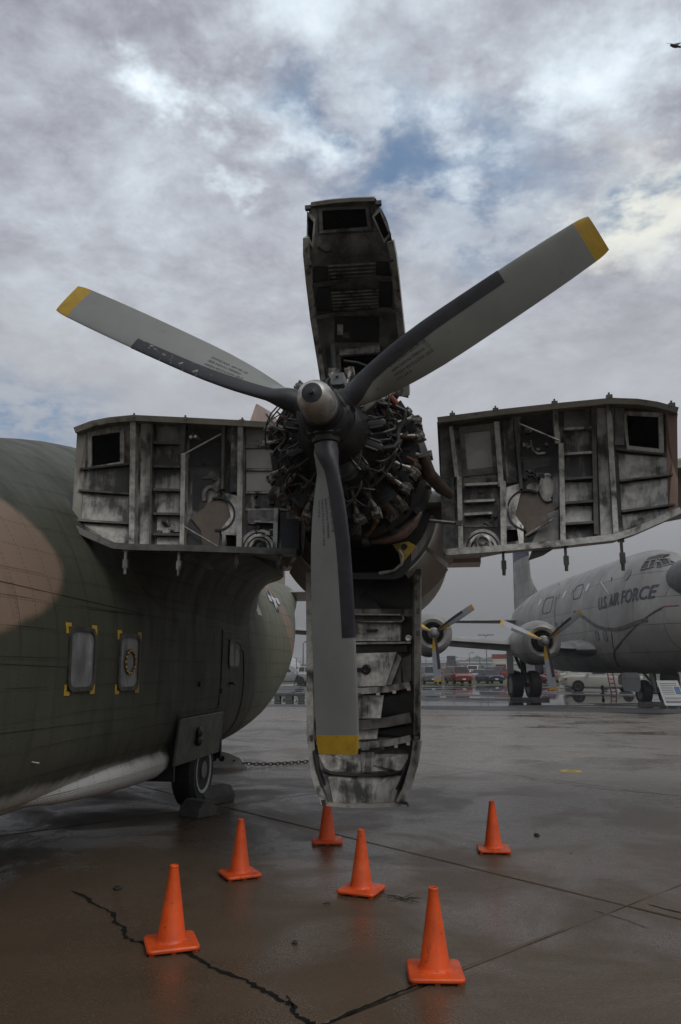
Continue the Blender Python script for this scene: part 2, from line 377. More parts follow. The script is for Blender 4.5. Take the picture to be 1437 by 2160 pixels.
# ================================================================== ground
m, t, b = new_mat('wet_concrete'); p = pos(t); M['slab'] = m
big = t.noise(p, .33, 4, .55, .3); mid = t.noise(p, 1.7, 6, .6); fine = t.noise(p, 55, 3, .6); grit = t.vor(p, 95)
rnd = t.node('ShaderNodeObjectInfo').outputs['Random']
px_, py_, pz_ = t.sep(p)
far_base = t.mix(t.rng(big, .35, .65), (.158, .124, .096), (.195, .168, .138))
far = t.mix(t.rng(py_, 7.5, 15.0), t.mix(t.rng(big, .3, .7), (.135, .092, .054), (.160, .116, .074)), far_base)
rust = t.rng(t.noise(t.vm('ADD', p, (11, 3, 0)), .5, 5, .6, .6), .56, .68)
c = t.mix(t.m('MULTIPLY', rust, .55), far, (.22, .125, .066))
c = t.mix(t.rng(mid, .3, .7, 0, .45), c, t.vm('MULTIPLY', c, (.62, .60, .58)))
c = t.mix(t.rng(fine, .6, .75, 0, .5), c, (.22, .20, .17))
c = t.mix(t.rng(grit, .16, .30, .75, 0), c, (.040, .032, .025))
spk = t.rng(t.vor(t.vm('ADD', p, (5, 5, 0)), 30), .09, .15, .75, 0)
c = t.mix(spk, c, (.33, .31, .27))
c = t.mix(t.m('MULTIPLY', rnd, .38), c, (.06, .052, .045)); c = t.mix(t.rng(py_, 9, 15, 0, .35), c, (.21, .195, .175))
t.put(b.inputs['Base Color'], t.vm('MULTIPLY', c, t.mix(t.rng(py_, 6, 16), (.74, .69, .63), (1.0, .98, .95))))  # base lightened with distance, painting in the paler wet sheen
film = t.noise(t.vm('MULTIPLY', p, (1, 1, 1)), .8, 7, .66, .6)
wet = t.rng(film, .36, .66)
stretch = t.noise(t.vm('MULTIPLY', p, (.16, .55, 1)), 1.0, 5, .55, .5)
pud = t.m('MULTIPLY', t.rng(stretch, .54, .60), t.rng(py_, 11, 24, .35, 1.0))
ro = t.m('MULTIPLY', t.rng(wet, 0, 1, .52, .18, False), t.rng(fine, .3, .7, .8, 1.25, False))
ro = t.m('MAXIMUM', .04, t.m('MULTIPLY', ro, t.rng(pud, 0, 1, 1, .18, False)))
t.put(b.inputs['Roughness'], ro)
b.inputs['Specular IOR Level'].default_value = .5
h = t.m('ADD', t.m('MULTIPLY', fine, .5), t.m('MULTIPLY', grit, .8))
bn = t.bump(h, .32, .006); 
t.put(b.inputs['Normal'], bn)

m, t, b = new_mat('wet_asphalt'); p = pos(t); M['asphalt'] = m
px_, py_, pz_ = t.sep(p)
n_ = t.noise(p, 40, 3, .6); st = t.noise(t.vm('MULTIPLY', p, (.10, .34, 1)), 1.0, 5, .55, .6)
pud = t.m('MULTIPLY', t.rng(st, .455, .50), t.rng(py_, 33.5, 36.0))
c = t.mix(n_, (.030, .030, .030), (.058, .056, .053))
c = t.mix(pud, c, (.022, .021, .020)); t.put(b.inputs['Base Color'], c)
t.put(b.inputs['Roughness'], t.rng(pud, 0, 1, .48, .025, False))
t.put(b.inputs['Normal'], t.bump(t.m('MULTIPLY', n_, t.m('SUBTRACT', 1.0, pud)), .25, .006))
M['joint'] = simple('joint_sealant', (.026, .023, .02), .4, 0, .5, 3, .3, 30)
M['crackmat'] = simple('open_crack', (.006, .006, .005), .8, 0, .3, 10, .3, 30, spec=.2)
m, t, b = new_mat('field_grass'); p = pos(t); M['field'] = m
g_ = t.noise(p, .05, 5, .6); g2 = t.noise(p, 3.0, 4, .7)
c = t.mix(t.rng(g_, .35, .65), (.065, .085, .026), (.12, .105, .045)); c = t.mix(t.rng(g2, .3, .7), c, t.vm('MULTIPLY', c, (.6, .65, .6)))
t.put(b.inputs['Base Color'], c); b.inputs['Roughness'].default_value = .9

def sheet(name, x0, x1, y0, y1, z, mat, nx=1, ny=1, parent=None):
    mb = MB(); vs = [(x0 + (x1 - x0) * i / nx, y0 + (y1 - y0) * j / ny, z) for i in range(nx + 1) for j in range(ny + 1)]
    mb.add(vs, [(i * (ny + 1) + j, (i + 1) * (ny + 1) + j, (i + 1) * (ny + 1) + j + 1, i * (ny + 1) + j + 1) for i in range(nx) for j in range(ny)])
    return mb.build(name, mat, parent, False)
struct(sheet('ground', -2500, 2500, -600, 4000, -.045, 'field', 4, 4))
apron = struct(sheet('asphalt_apron', -140, 140, -70, 77, -.014, 'asphalt'))
BD = Vector((math.cos(R(50.3)), math.sin(R(50.3)), 0)); ND = Vector((-BD.y, BD.x, 0))
conc = struct(sheet('concrete_apron', -60, 60, -50, 30.5, -.0095, 'joint'))
bj = [-24.6, -19.6, -14.6, -9.6, -4.6, .42, 5.38, 10.32, 16.3, 21.6, 26.9, 32.2, 37.5, 42.8]
nj = [-34, -28.7, -23.4, -18.1, -12.8, -7.5, -2.2, 3.10, 8.38, 13.7, 19.0, 24.3, 29.6]
rs = random.Random(3)
for i in range(len(bj) - 1):
    for k in range(len(nj) - 1):
        g = .008
        b0, b1, n0, n1_ = bj[i] + g, bj[i + 1] - g, nj[k] + g, nj[k + 1] - g
        c0 = BD * ((b0 + b1) / 2) + ND * ((n0 + n1_) / 2)
        if c0.y > 33 or c0.y < -8 or abs(c0.x) > 26: continue
        q = MB(); dz = rs.uniform(-.0015, .0015); e = .02
        # the slab with a worn, uneven arris all round
        ring0, ring1, ring2 = [], [], []
        N = 14
        side_pts = [(b0, n0, b1, n0), (b1, n0, b1, n1_), (b1, n1_, b0, n1_), (b0, n1_, b0, n0)]
        for (p0, q0, p1, q1) in side_pts:
            for j in range(N):
                f_ = j / N; bb = p0 + (p1 - p0) * f_; nn = q0 + (q1 - q0) * f_
                cb, cn = (b0 + b1) / 2, (n0 + n1_) / 2; w_ = rs.uniform(0, .008) if j else 0
                for ringx, ins, zz in ((ring0, 0, -.012), (ring1, w_, -.004), (ring2, w_ + .012, 0)):
                    b2 = bb - math.copysign(ins, bb - cb) if abs(abs(bb - cb) - (b1 - b0) / 2) < 1e-6 else bb
                    n2_ = nn - math.copysign(ins, nn - cn) if abs(abs(nn - cn) - (n1_ - n0) / 2) < 1e-6 else nn
                    v_ = BD * (b2 - cb) + ND * (n2_ - cn); ringx.append((v_.x, v_.y, zz + dz))
        q.loft([ring0, ring1, ring2], True, False); n4 = len(ring2)
        q.f.append(tuple(range(2 * n4, 3 * n4)))
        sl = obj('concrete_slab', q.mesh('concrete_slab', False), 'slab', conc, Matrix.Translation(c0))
lane = struct(MB().loft([[(-70, 44.0, .004), (70, 19.5, .004)], [(-70, 77, .004), (70, 77, .004)]], False, False).build('asphalt_lane', 'asphalt', None, False))

def strip(name, pts, w, mat, parent, jit=.02, z=.0035, sub=5, seed=1):
    r_ = random.Random(seed); P = [Vector(q) for q in pts]; line = []
    for i in range(len(P) - 1):
        for k in range(sub):
            f_ = k / sub; q = P[i].lerp(P[i + 1], f_); d = (P[i + 1] - P[i]).normalized(); nrm = Vector((-d.y, d.x, 0))
            line.append((q + nrm * r_.uniform(-jit, jit), nrm))
    line.append((P[-1], line[-1][1])); L, Rr = [], []
    for i, (q, nrm) in enumerate(line):
        ww = w * r_.uniform(.35, 1.25) * (.25 if i in (0, len(line) - 1) else 1)
        L.append((q.x + nrm.x * ww, q.y + nrm.y * ww, z)); Rr.append((q.x - nrm.x * ww, q.y - nrm.y * ww, z))
    return MB().loft([L, Rr], False, False).build(name, mat, parent, False)
crack_px = [(150, 1880), (180, 1893), (205, 1912), (240, 1926), (243, 1945), (262, 1958), (264, 1975), (280, 1985), (305, 1990), (360, 2003), (400, 2014), (425, 2024), (445, 2040), (480, 2055), (520, 2068), (545, 2085), (575, 2098), (600, 2113), (617, 2122), (620, 2138), (640, 2152), (665, 2162)]
strip('crack', [at(x, y, z=0) for x, y in crack_px], .0155, 'crackmat', conc, .010, .003, 4, 5)
strip('crack', [at(x, y, z=0) for x, y in ((1250, 1921), (1310, 1937), (1370, 1960))], .004, 'crackmat', conc, .008, .003, 4, 6)
strip('crack', [at(x, y, z=0) for x, y in ((1105, 1642), (1200, 1655), (1300, 1667), (1437, 1678))], .008, 'crackmat', conc, .03, .003, 6, 8)
strip('crack', [at(x, y, z=0) for x, y in ((620, 2130), (612, 2112), (604, 2100))], .007, 'crackmat', conc, .006, .003, 3, 9)
strip('crack', [at(x, y, z=0) for x, y in ((672, 2166), (700, 2155), (760, 2128), (820, 2102), (880, 2078))], .011, 'crackmat', conc, .006, .003, 5, 12)
strip('crack', [at(x, y, z=0) for x, y in ((1366, 1908), (1400, 1917), (1445, 1927))], .009, 'crackmat', conc, .004, .003, 4, 13)
# worn yellow ring painted on a slab
ymark = MB(); flat = lambda a, b_, w: Vector((a, b_, w)); c0 = at(1205, 1627, z=0)
o_ = [(c0.x + .17 * math.cos(k * .2618), c0.y + .17 * math.sin(k * .2618)) for k in range(24)]; i_ = [(c0.x + .09 * math.cos(k * .2618), c0.y + .09 * math.sin(k * .2618)) for k in range(24)]
ymark.ring(flat, o_, i_, .001, .004); ymark.build('painted_ring', M['yellowpaint'], conc, False)

# ================================================================== traffic cones
def make_cone():
    root = bpy.data.objects.new('traffic_cone', None); COL.objects.link(root); root.empty_display_size = .1
    q = MB(); f3 = lambda a, b_, w: Vector((a, b_, w))
    o1 = rrect(-.140, .140, -.140, .140, .03); o2 = rrect(-.130, .130, -.130, .130, .026); o3 = rrect(-.146, .146, -.146, .146, .032)
    rings = [[(x, y, .010) for x, y in o1], [(x, y, .016) for x, y in o3], [(x, y, .026) for x, y in o3], [(x, y, .034) for x, y in o1], [(x * .98, y * .98, .036) for x, y in o2]]
    n4 = len(o1); a_ = [math.atan2(y, x) for x, y in o2]
    rings.append([(.098 * math.cos(k), .098 * math.sin(k), .038) for k in a_]); rings.append([(.088 * math.cos(k), .088 * math.sin(k), .044) for k in a_])
    q.loft(rings, True, True)
    for sx in (-1, 0, 1):
        for sy in (-1, 0, 1):
            if sx or sy: q.box((sx * .118, sy * .118, .006), (.028, .028, .012))
    q.build('base', 'orange_base', root, True, 30)
    q = MB(); q.lathe([(.092, .038), (.086, .044), (.080, .055), (.0265, .412), (.0255, .424), (.0265, .430), (.0235, .435), (.018, .434), (.016, .425), (.020, .36)], n=28)
    q.build('body', 'orange', root, True, 30)
    return root
cone0 = make_cone()
GRP = 'traffic cones around the engine'
for i, (x, y, rz, s_, lab) in enumerate([
    (-1.82, 4.83, 28, 1.06, 'bright orange cone at far left front, standing over the long dark crack'),
    (-1.87, 6.44, 35, 1.0, 'scuffed orange cone nearest the parked airplane wheel, left of the propeller tip'),
    (-1.39, 7.75, 12, 1.0, 'orange cone partly hidden behind the lower end of the hanging cowl panel'),
    (-.84, 6.15, -14, 1.02, 'orange cone in the middle, directly below the hanging cowl panel'),
    (.18, 7.65, 4, 1.0, 'darker orange cone farthest right, alone on the wet concrete with a clear reflection'),
    (-.23, 4.64, 8, 1.03, 'large orange cone nearest the camera, standing at the slab joint on the right')]):
    o = cone0 if i == 0 else copy_tree(cone0)
    o.location = (x, y, 0); o.rotation_euler = (0, 0, R(rz)); o.scale = (s_, s_, s_); tag(o, lab, 'traffic cone', GRP)

# ================================================================== litter
def twig(c, n, ln, lab, seed):
    r_ = random.Random(seed); mb = MB()
    for k in range(n):
        a = r_.uniform(-.6, .6) + (math.pi if k % 2 else 0); p_ = Vector((c.x + r_.uniform(-.03, .03), c.y + r_.uniform(-.03, .03), .008)); pts = [p_]
        for j in range(4):
            a += r_.uniform(-.5, .5); p_ = p_ + Vector((math.cos(a), math.sin(a), 0)) * ln * r_.uniform(.15, .3); p_.z = .006 + r_.uniform(0, .012); pts.append(p_)
        mb.tube(pts, [.004, .0035, .003, .002, .0012], 5)
    tag(mb.build('twig', 'twig', None), lab, 'twig')
twig(at(845, 1897, z=0), 9, .15, 'small tangle of dark twigs on the concrete behind the nearest right cone', 2)
twig(at(690, 1908, z=0), 2, .08, 'thin single twig lying left of the middle cone', 4)
for i, (x, y, s_, lab) in enumerate([(1132, 1763, .03, 'dark curled leaf on open wet concrete right of the far right cone'), (622, 1990, .02, 'small dark leaf scrap between the two nearest cones'), (248, 1876, .035, 'black lump of debris beside the dark end of the crack'), (1205, 1800, .01, 'tiny dark pebble on the right of the wet apron')]):
    c0 = at(x, y, z=0); r_ = random.Random(i); mb = MB()
    mb.lathe([(0, 0), (s_ * .9, .003), (s_, s_ * .3), (s_ * .6, s_ * .6), (0, s_ * .7)], c0, (0, 0, 1), 8)
    mb.v = [(v[0] + r_.uniform(-.3, .3) * s_, v[1] + r_.uniform(-.3, .3) * s_, max(.001, v[2] + r_.uniform(-.15, .15) * s_)) for v in mb.v]
    tag(mb.build('pebble' if i == 3 else 'leaf_scrap', 'twig', None), lab, 'pebble' if i == 3 else 'leaf')
# ================================================================== the camouflaged transport airplane
HX, HY, HZ = -.935, 5.07, 3.385            # propeller hub
plane_root = thing('transport_airplane', 'olive and tan camouflaged twin engined transport airplane with its engine cowling opened like petals', 'airplane', (-4.85, 9.3, 0))
FC = -4.92
def place123(l, s, z): return Vector((FC + l, s, z))
F123 = Hull([(-1.6, .35, 1.2, 2.3, 2.2, 2.2), (-1.0, 1.0, .75, 2.8, 2.4, 2.2), (.6, 1.62, .45, 3.35, 2.8, 2.3), (2.5, 1.80, .46, 3.40, 4.6, 1.86), (5.2, 1.80, .46, 3.52, 4.8, 1.86),
    (6.6, 1.80, .46, 3.90, 4.8, 1.86), (8.2, 1.80, .46, 4.28, 4.8, 1.9), (9.6, 1.80, .46, 4.42, 4.4, 1.95), (11.0, 1.81, .47, 4.2, 4.0, 2.1), (12.4, 1.83, .56, 3.85, 3.2, 2.1),
    (13.6, 1.80, .86, 3.74, 2.7, 2.1), (15.0, 1.58, 1.42, 3.70, 2.3, 2.1), (16.5, 1.22, 2.2, 3.70, 2.1, 2.1), (19.0, .72, 3.0, 3.78, 2, 2), (20.6, .25, 3.5, 3.85, 2, 2)], place123, .40)
side = lambda s, z, w: F123.side(s, z, w)

def skin_nodes(t, p, base, sp_s=.51, sp_z=.215, axis=('y', 'z'), strength=.75):
    """riveted sheet: thin laps along and across, dotted with rivets"""
    S = t.sep(p); a = S[{'x': 0, 'y': 1, 'z': 2}[axis[0]]]; z_ = S[{'x': 0, 'y': 1, 'z': 2}[axis[1]]]
    def line(v, sp, w):
        f_ = t.m('ABSOLUTE', t.m('SUBTRACT', t.m('FRACT', t.m('DIVIDE', v, sp)), .5)); return t.rng(f_, .5 - w / sp, .5 - w / sp * .35)
    def dots(v, sp):
        return t.rng(t.m('ABSOLUTE', t.m('SUBTRACT', t.m('FRACT', t.m('DIVIDE', v, sp)), .5)), .12, .3, 1, 0)
    wob = t.m('MULTIPLY', t.m('SUBTRACT', t.noise(p, .9, 1), .5), .02)
    lz = line(t.m('ADD', z_, wob), sp_z, .007); ls = line(t.m('ADD', a, wob), sp_s, .007)
    lz2 = line(t.m('ADD', z_, t.m('ADD', wob, .018)), sp_z, .007); ls2 = line(t.m('ADD', a, .02), sp_s / 2, .007)
    rv = t.m('MAXIMUM', t.m('MULTIPLY', lz2, dots(a, .036)), t.m('MULTIPLY', ls2, dots(z_, .036)))
    ln = t.m('MAXIMUM', t.m('MULTIPLY', lz, t.rng(t.noise(p, 1.3, 3), .35, .6)), t.m('MULTIPLY', ls, t.rng(t.noise(p, 1.1, 3), .4, .62)))
    mask = t.m('MAXIMUM', ln, t.m('MULTIPLY', rv, 1.0))
    c = t.mix(t.m('MULTIPLY', mask, strength), base, t.vm('MULTIPLY', base, (.25, .25, .25)))
    oil = t.noise(t.vm('MULTIPLY', p, (1.5, 1.5, 1.5)), 1.6, 2, .5)
    hgt = t.m('SUBTRACT', t.m('MULTIPLY', oil, 1.0), t.m('MULTIPLY', mask, .12))
    return c, t.bump(hgt, .35, .02)
m, t, b = new_mat('camouflage_skin'); M['camo'] = m; p = pos(t); X_, Y_, Z_ = t.sep(p)
wv = t.m('MULTIPLY', t.m('SUBTRACT', t.noise(p, 1.3, 4, .55), .5), .55)
def blobm(cy, cz, ry, rz, e=.05):
    d = t.m('SQRT', t.m('ADD', t.m('POWER', t.m('DIVIDE', t.m('SUBTRACT', Y_, cy), ry), 2), t.m('POWER', t.m('DIVIDE', t.m('SUBTRACT', Z_, cz), rz), 2)))
    return t.rng(t.m('ADD', d, t.m('MULTIPLY', wv, .35)), 1 - e, 1 + e, 1, 0)
tanm = blobm(4.35, 2.55, 1.45, .70); tanm = t.m('MAXIMUM', tanm, blobm(.8, 1.3, 1.2, .9))
tail = t.rng(t.m('ADD', t.m('ADD', Y_, t.m('MULTIPLY', t.m('SUBTRACT', Z_, 2.6), .95)), wv), 13.05, 13.2); tail = t.m('MULTIPLY', tail, t.rng(t.m('ADD', t.m('ADD', Y_, t.m('MULTIPLY', t.m('SUBTRACT', Z_, 2.6), .95)), wv), 13.75, 13.9, 1, 0))
tanm = t.m('MAXIMUM', tanm, tail)
ol = t.mix(t.rng(t.noise(p, .7, 4), .35, .65), (.060, .061, .043), (.083, .084, .061))
lit_rear = t.rng(t.m('ADD', t.m('ADD', Y_, t.m('MULTIPLY', Z_, .35)), wv), 11.6, 11.9)
ol = t.mix(t.m('MULTIPLY', lit_rear, .8), ol, (.155, .158, .112))  # rear hull painted paler, as if lit beyond the wing's shadow
c = t.mix(tanm, ol, (.235, .166, .118))
bel = t.m('ADD', Z_, t.m('MULTIPLY', t.m('SUBTRACT', t.noise(t.vm('MULTIPLY', p, (1, 2.2, 1)), 1.6, 6, .62), .5), .16))
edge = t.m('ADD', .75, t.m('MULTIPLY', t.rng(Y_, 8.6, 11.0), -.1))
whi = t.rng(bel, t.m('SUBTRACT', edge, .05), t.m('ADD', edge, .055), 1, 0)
whi = t.m('MULTIPLY', whi, t.rng(X_, FC + 1.05, FC + 1.3)); c = t.mix(t.m('MULTIPLY', t.rng(X_, FC + 1.05, FC + 1.3, 1, 0), t.rng(Z_, .7, .9, 1, 0)), c, (.02, .02, .018)); c = t.mix(whi, c, (.62, .61, .58))  # belly centre painted near black to darken the reflection below
streak = t.noise(t.vm('MULTIPLY', p, (1, 2.6, .7)), 2.2, 6, .65)
c = t.mix(t.rng(streak, .54, .72, 0, .30), c, t.vm('MULTIPLY', c, (.45, .45, .45)))
scuff = t.rng(t.noise(t.vm('MULTIPLY', p, (1, 2.2, .9)), 5.5, 6, .7), .66, .74, 0, .35)
c = t.mix(scuff, c, t.vm('ADD', c, (.05, .05, .045)))
c, nb = skin_nodes(t, p, c); t.put(b.inputs['Base Color'], c); t.put(b.inputs['Normal'], nb)
t.put(b.inputs['Roughness'], t.rng(streak, .3, .7, .46, .66)); b.inputs['Specular IOR Level'].default_value = .25

sts = [-1.6, -1.45, -1.2, -1, -.6, 0, .6, 1.5, 2.5] + [3 + .4 * i for i in range(20)] + [11.2 + .35 * i for i in range(16)] + [17, 18, 19, 19.8, 20.4, 20.6]
fus = F123.loft(sts, 64)
# the wheel bay is cut out of the lower side of the hull
bay = lambda v: 8.42 < v[1] < 9.98 and v[2] < 1.04 and v[0] > FC + .9
fus.f = [f for f in fus.f if not all(bay(fus.v[i]) for i in f)]
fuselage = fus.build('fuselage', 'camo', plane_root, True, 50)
# wheel bay walls
q = MB(); q.box((FC + 1.0, 9.2, .78), (.04, 1.7, .8)); q.box((FC + 1.38, 9.2, 1.06), (.75, 1.7, .04)); q.box((FC + 1.36, 8.38, .74), (.72, .04, .62)); q.box((FC + 1.36, 10.02, .78), (.72, .04, .56))
q.build('wheel_bay', 'black', fuselage, False)
# belly keel fairing ending in front of the wheel
q = MB(); rings = []
for s_, r_ in ((5.5, .03), (6.2, .12), (7.0, .17), (7.6, .185), (8.1, .185), (8.35, .15), (8.50, .09), (8.54, .02)):
    rings.append([(FC + 1.50 + r_ * 1.15 * math.cos(k * math.pi / 10), s_, .655 + r_ * .95 * math.sin(k * math.pi / 10)) for k in range(20)])
q.loft(rings); q.build('keel_fairing', 'camo', fuselage)

def window(s0, s1, z0, z1, port=False):
    fr = MB(); fr.ring(side, rrect(s0 - .035, s1 + .035, z0 - .035, z1 + .035, .09), rrect(s0, s1, z0, z1, .07), -.01, .018)
    w = fr.build('window', 'raildark', fuselage, True)
    g = MB(); g.poly(side, rrect(s0 - .004, s1 + .004, z0 - .004, z1 + .004, .07), -.02, .004); g.build('pane', 'glass_side', fuselage)
    if port:
        cs, cz = (s0 + s1) / 2 + .01, (z0 + z1) / 2
        circ = lambda r: [(cs + r * math.cos(k * math.pi / 12), cz + r * math.sin(k * math.pi / 12)) for k in range(24)]
        q = MB(); q.ring(side, circ(.118), circ(.092), .002, .016)
        q.build('port_ring', 'wire', fuselage)
        for k in range(14):
            q = MB(); a = k * 2 * math.pi / 14; pc = (cs + .105 * math.cos(a), cz + .105 * math.sin(a)); q.cyl(side(*pc, .012), side(*pc, .026), .010, None, 8); q.build('bolt', 'yellowpaint', fuselage)
    # yellow rescue corner marks
    for (a, b_, da, db) in ((s0, z0, -1, -1), (s1, z0, 1, -1), (s0, z1, -1, 1), (s1, z1, 1, 1)):
        e = .062; a_ = a + da * e; bb = b_ + db * e; L_ = .085; q = MB()
        q.cbox(side, a_, a_ - da * L_, bb, bb - db * .03, .001, .004, 2, 1); q.cbox(side, a_, a_ - da * .034, bb - db * .0301, bb - db * L_, .001, .004, 1, 2)
        q.build('corner_mark', 'yellowpaint', fuselage, False)
m, t, b = new_mat('plexiglass_reflection'); M['glass_side'] = m; p = pos(t); X_, Y_, Z_ = t.sep(p)
fade = t.noise(t.vm('MULTIPLY', p, (1, 3, 1.2)), 1.4, 4, .5)
t.put(b.inputs['Base Color'], t.mix(t.rng(fade, .35, .65), (.10, .10, .105), (.30, .30, .295)))  # pale patches in the base colour stand in for sky reflections
t.put(b.inputs['Roughness'], t.rng(fade, .3, .7, .16, .34)); b.inputs['Specular IOR Level'].default_value = .6
SX = -3.12
def sz(x, y): q = at(x, y, X=SX); return q.y, q.z
def win_px(x0, x1, y0, y1, port):
    ym = (y0 + y1) / 2; s0, s1 = sz(x0, ym)[0], sz(x1, ym)[0]; xm = (x0 + x1) / 2; window(s0, s1, sz(xm, y1)[1], sz(xm, y0)[1], port)
win_px(148, 196, 1332, 1449, False); win_px(252, 290, 1345, 1448, True)

# paratroop door behind the wing
d0, d1 = sz(466, 1450)[0], sz(517, 1450)[0]; zt_, zb_ = 2.10, .57
def doorline(ins):
    out = [(d0 + ins, zb_ + ins), (d1 - .12 - ins, zb_ + ins), (d1 - ins, zb_ + .3), (d1 - ins, zt_ - .55), (d1 - .06 - ins, zt_ - .25), (d1 - .24 - ins, zt_ - .06 - ins), (d1 - .55 - ins, zt_ - ins), (d0 + ins, zt_ + .02 - ins)]; r2 = []
    for i in range(len(out)):
        a, b_ = out[i], out[(i + 1) % len(out)]
        for k in range(5): r2.append((a[0] + (b_[0] - a[0]) * k / 5, a[1] + (b_[1] - a[1]) * k / 5))
    return r2
q = MB(); q.ring(side, doorline(-.012), doorline(.004), -.01, .010); q.build('door_seal', 'black', fuselage)
q = MB(); q.ring(side, doorline(.006), doorline(.10), -.005, .012)
door = q.build('door', 'camo', fuselage)
q = MB(); q.ring(side, rrect(sz(484, 1360)[0] - .03, sz(505, 1360)[0] + .03, 1.64, 2.02, .08), rrect(sz(484, 1360)[0], sz(505, 1360)[0], 1.67, 1.99, .06), -.005, .016); q.build('door_window_frame', 'raildark', fuselage)
q = MB(); q.poly(side, rrect(sz(484, 1360)[0], sz(505, 1360)[0], 1.67, 1.99, .06), -.01, .008); q.build('door_pane', 'glass_side', fuselage)
q = MB(); a_, b_ = sz(484, 1441); q.tube([side(a_, b_, 0), side(a_, b_, .06), side(a_ + .1, b_ - .02, .06)], .014, 8); q.build('door_handle', 'black', fuselage)
for px_, py_ in ((420, 1443), (467, 1457)):
    a_, b_ = sz(px_, py_); q = MB(); q.cyl(side(a_, b_, 0), side(a_, b_, .03), .035, .025, 10); q.build('filler_cap', 'black', fuselage)
# main wheel door hanging over the wheel, a square plate with a black fitting
g0, g1 = sz(376, 1560)[0], sz(468, 1560)[0]
q = MB(); q.cbox(lambda a, b_, w: Vector((-3.13 + w + (b_ - 1.1) * .10, a, b_)), g0, g1, .60, 1.10, 0, .03, 6, 8); gd = q.build('wheel_door', 'olive', fuselage, True, 35, .008)
a_, b_ = sz(417, 1552); q = MB()
for dz in (-.05, .035): q.lathe([(0, 0), (.06, .005), (.065, .05), (.03, .075), (0, .08)], (-3.14, a_, b_ + dz), (1, 0, 0), 14)
q.build('door_fitting', 'black', fuselage)
for a0, a1, zz in ((g0, g1, 1.115),):
    q = MB(); q.cbox(side, a0, a1, zz, zz + .03, .002, .018, 6, 1); q.build('hinge_strip', 'camo', fuselage)
# raised seams and small fittings on the skin
for (xa, ya, xb, yb) in ((0, 1545, 470, 1490), (0, 1398, 140, 1405), (200, 1283, 470, 1316), (0, 1215, 330, 1300)):
    p0, p1 = sz(xa, ya), sz(xb, yb); q = MB(); n_ = 14
    mf = lambda a, b_, w: side(p0[0] + (p1[0] - p0[0]) * a, p0[1] + (p1[1] - p0[1]) * a + b_, w)
    q.cbox(mf, 0, 1, -.006, .006, -.002, .005, n_, 1); q.build('skin_seam', 'camo', fuselage)
a_, b_ = sz(75, 1608); q = MB(); q.cyl(side(a_, b_, 0), side(a_ + .02, b_, .05), .008, None, 6); q.build('drain_pipe', 'steel', fuselage)
# pale formation strip and national insignia on the rear hull
m_side = side
q = MB(); p0 = sz(520, 1240); q.cbox(lambda a, b_, w: side(11.30 + a + (b_ - 2.65) * -.75, b_, w), 0, .26, 2.44, 2.92, .002, .006, 2, 6); q.build('formation_strip', 'whitepaint', fuselage)
M['insignia'] = simple('insignia_navy', (.03, .03, .045), .6, 0, .2); M['insw'] = simple('insignia_white', (.50, .50, .49), .6, 0, .15)
si, zi, ri = 13.0, 2.78, .20
q = MB(); q.poly(side, [(si + ri * 1.0 * math.cos(k * math.pi / 12), zi + ri * math.sin(k * math.pi / 12)) for k in range(24)], .002, .006); q.build('insignia_disc', 'insignia', fuselage)
q = MB(); q.poly(side, [(si + ri * (1 if k % 2 == 0 else .40) * math.cos(math.pi / 2 + k * math.pi / 5), zi + ri * (1 if k % 2 == 0 else .40) * math.sin(math.pi / 2 + k * math.pi / 5)) for k in range(10)], .006, .010); q.build('insignia_star', 'insw', fuselage)
for sg in (-1, 1):
    q = MB(); q.cbox(side, si + sg * ri * 1.02, si + sg * ri * 2, zi - .05, zi + .09, .002, .007, 3, 2); q.build('insignia_bar', 'insignia', fuselage)
    q = MB(); q.cbox(side, si + sg * ri * 1.02, si + sg * ri * 1.95, zi - .035, zi + .075, .007, .010, 3, 2); q.build('insignia_bar', 'insw', fuselage)

# main wheel
wc = Vector((-3.36, 9.42, .43))
q = MB(); q.lathe([(.24, -.13), (.36, -.14), (.42, -.10), (.43, 0), (.42, .10), (.36, .14), (.24, .13)], wc, (1, 0, 0), 32); whl = q.build('main_wheel', 'rubber', plane_root)
q = MB(); q.lathe([(.27, .125), (.275, .142), (.245, .142), (.22, .10), (.11, .09), (.09, .12), (.05, .125), (0, .125)], wc, (1, 0, 0), 32); q.build('wheel_rim', 'whitepaint', whl)
q = MB(); q.lathe([(.10, .1), (.10, .145), (.06, .15), (0, .15)], wc, (1, 0, 0), 18); q.build('hub_cap', 'steel', whl)
for k in range(8):
    a = k * math.pi / 4; q = MB(); c1 = wc + Vector((.098, .16 * math.cos(a), .16 * math.sin(a))); q.cyl(c1, c1 + Vector((.012, 0, 0)), .022, None, 10); q.build('rim_hole', 'black', whl)
q = MB(); q.cyl((-3.5, 9.42, .43), (-3.62, 9.42, 1.15), .06, .07, 12); q.cyl((-3.36, 9.42, .43), (-3.55, 9.42, .43), .05); q.build('gear_leg', 'steel', plane_root)

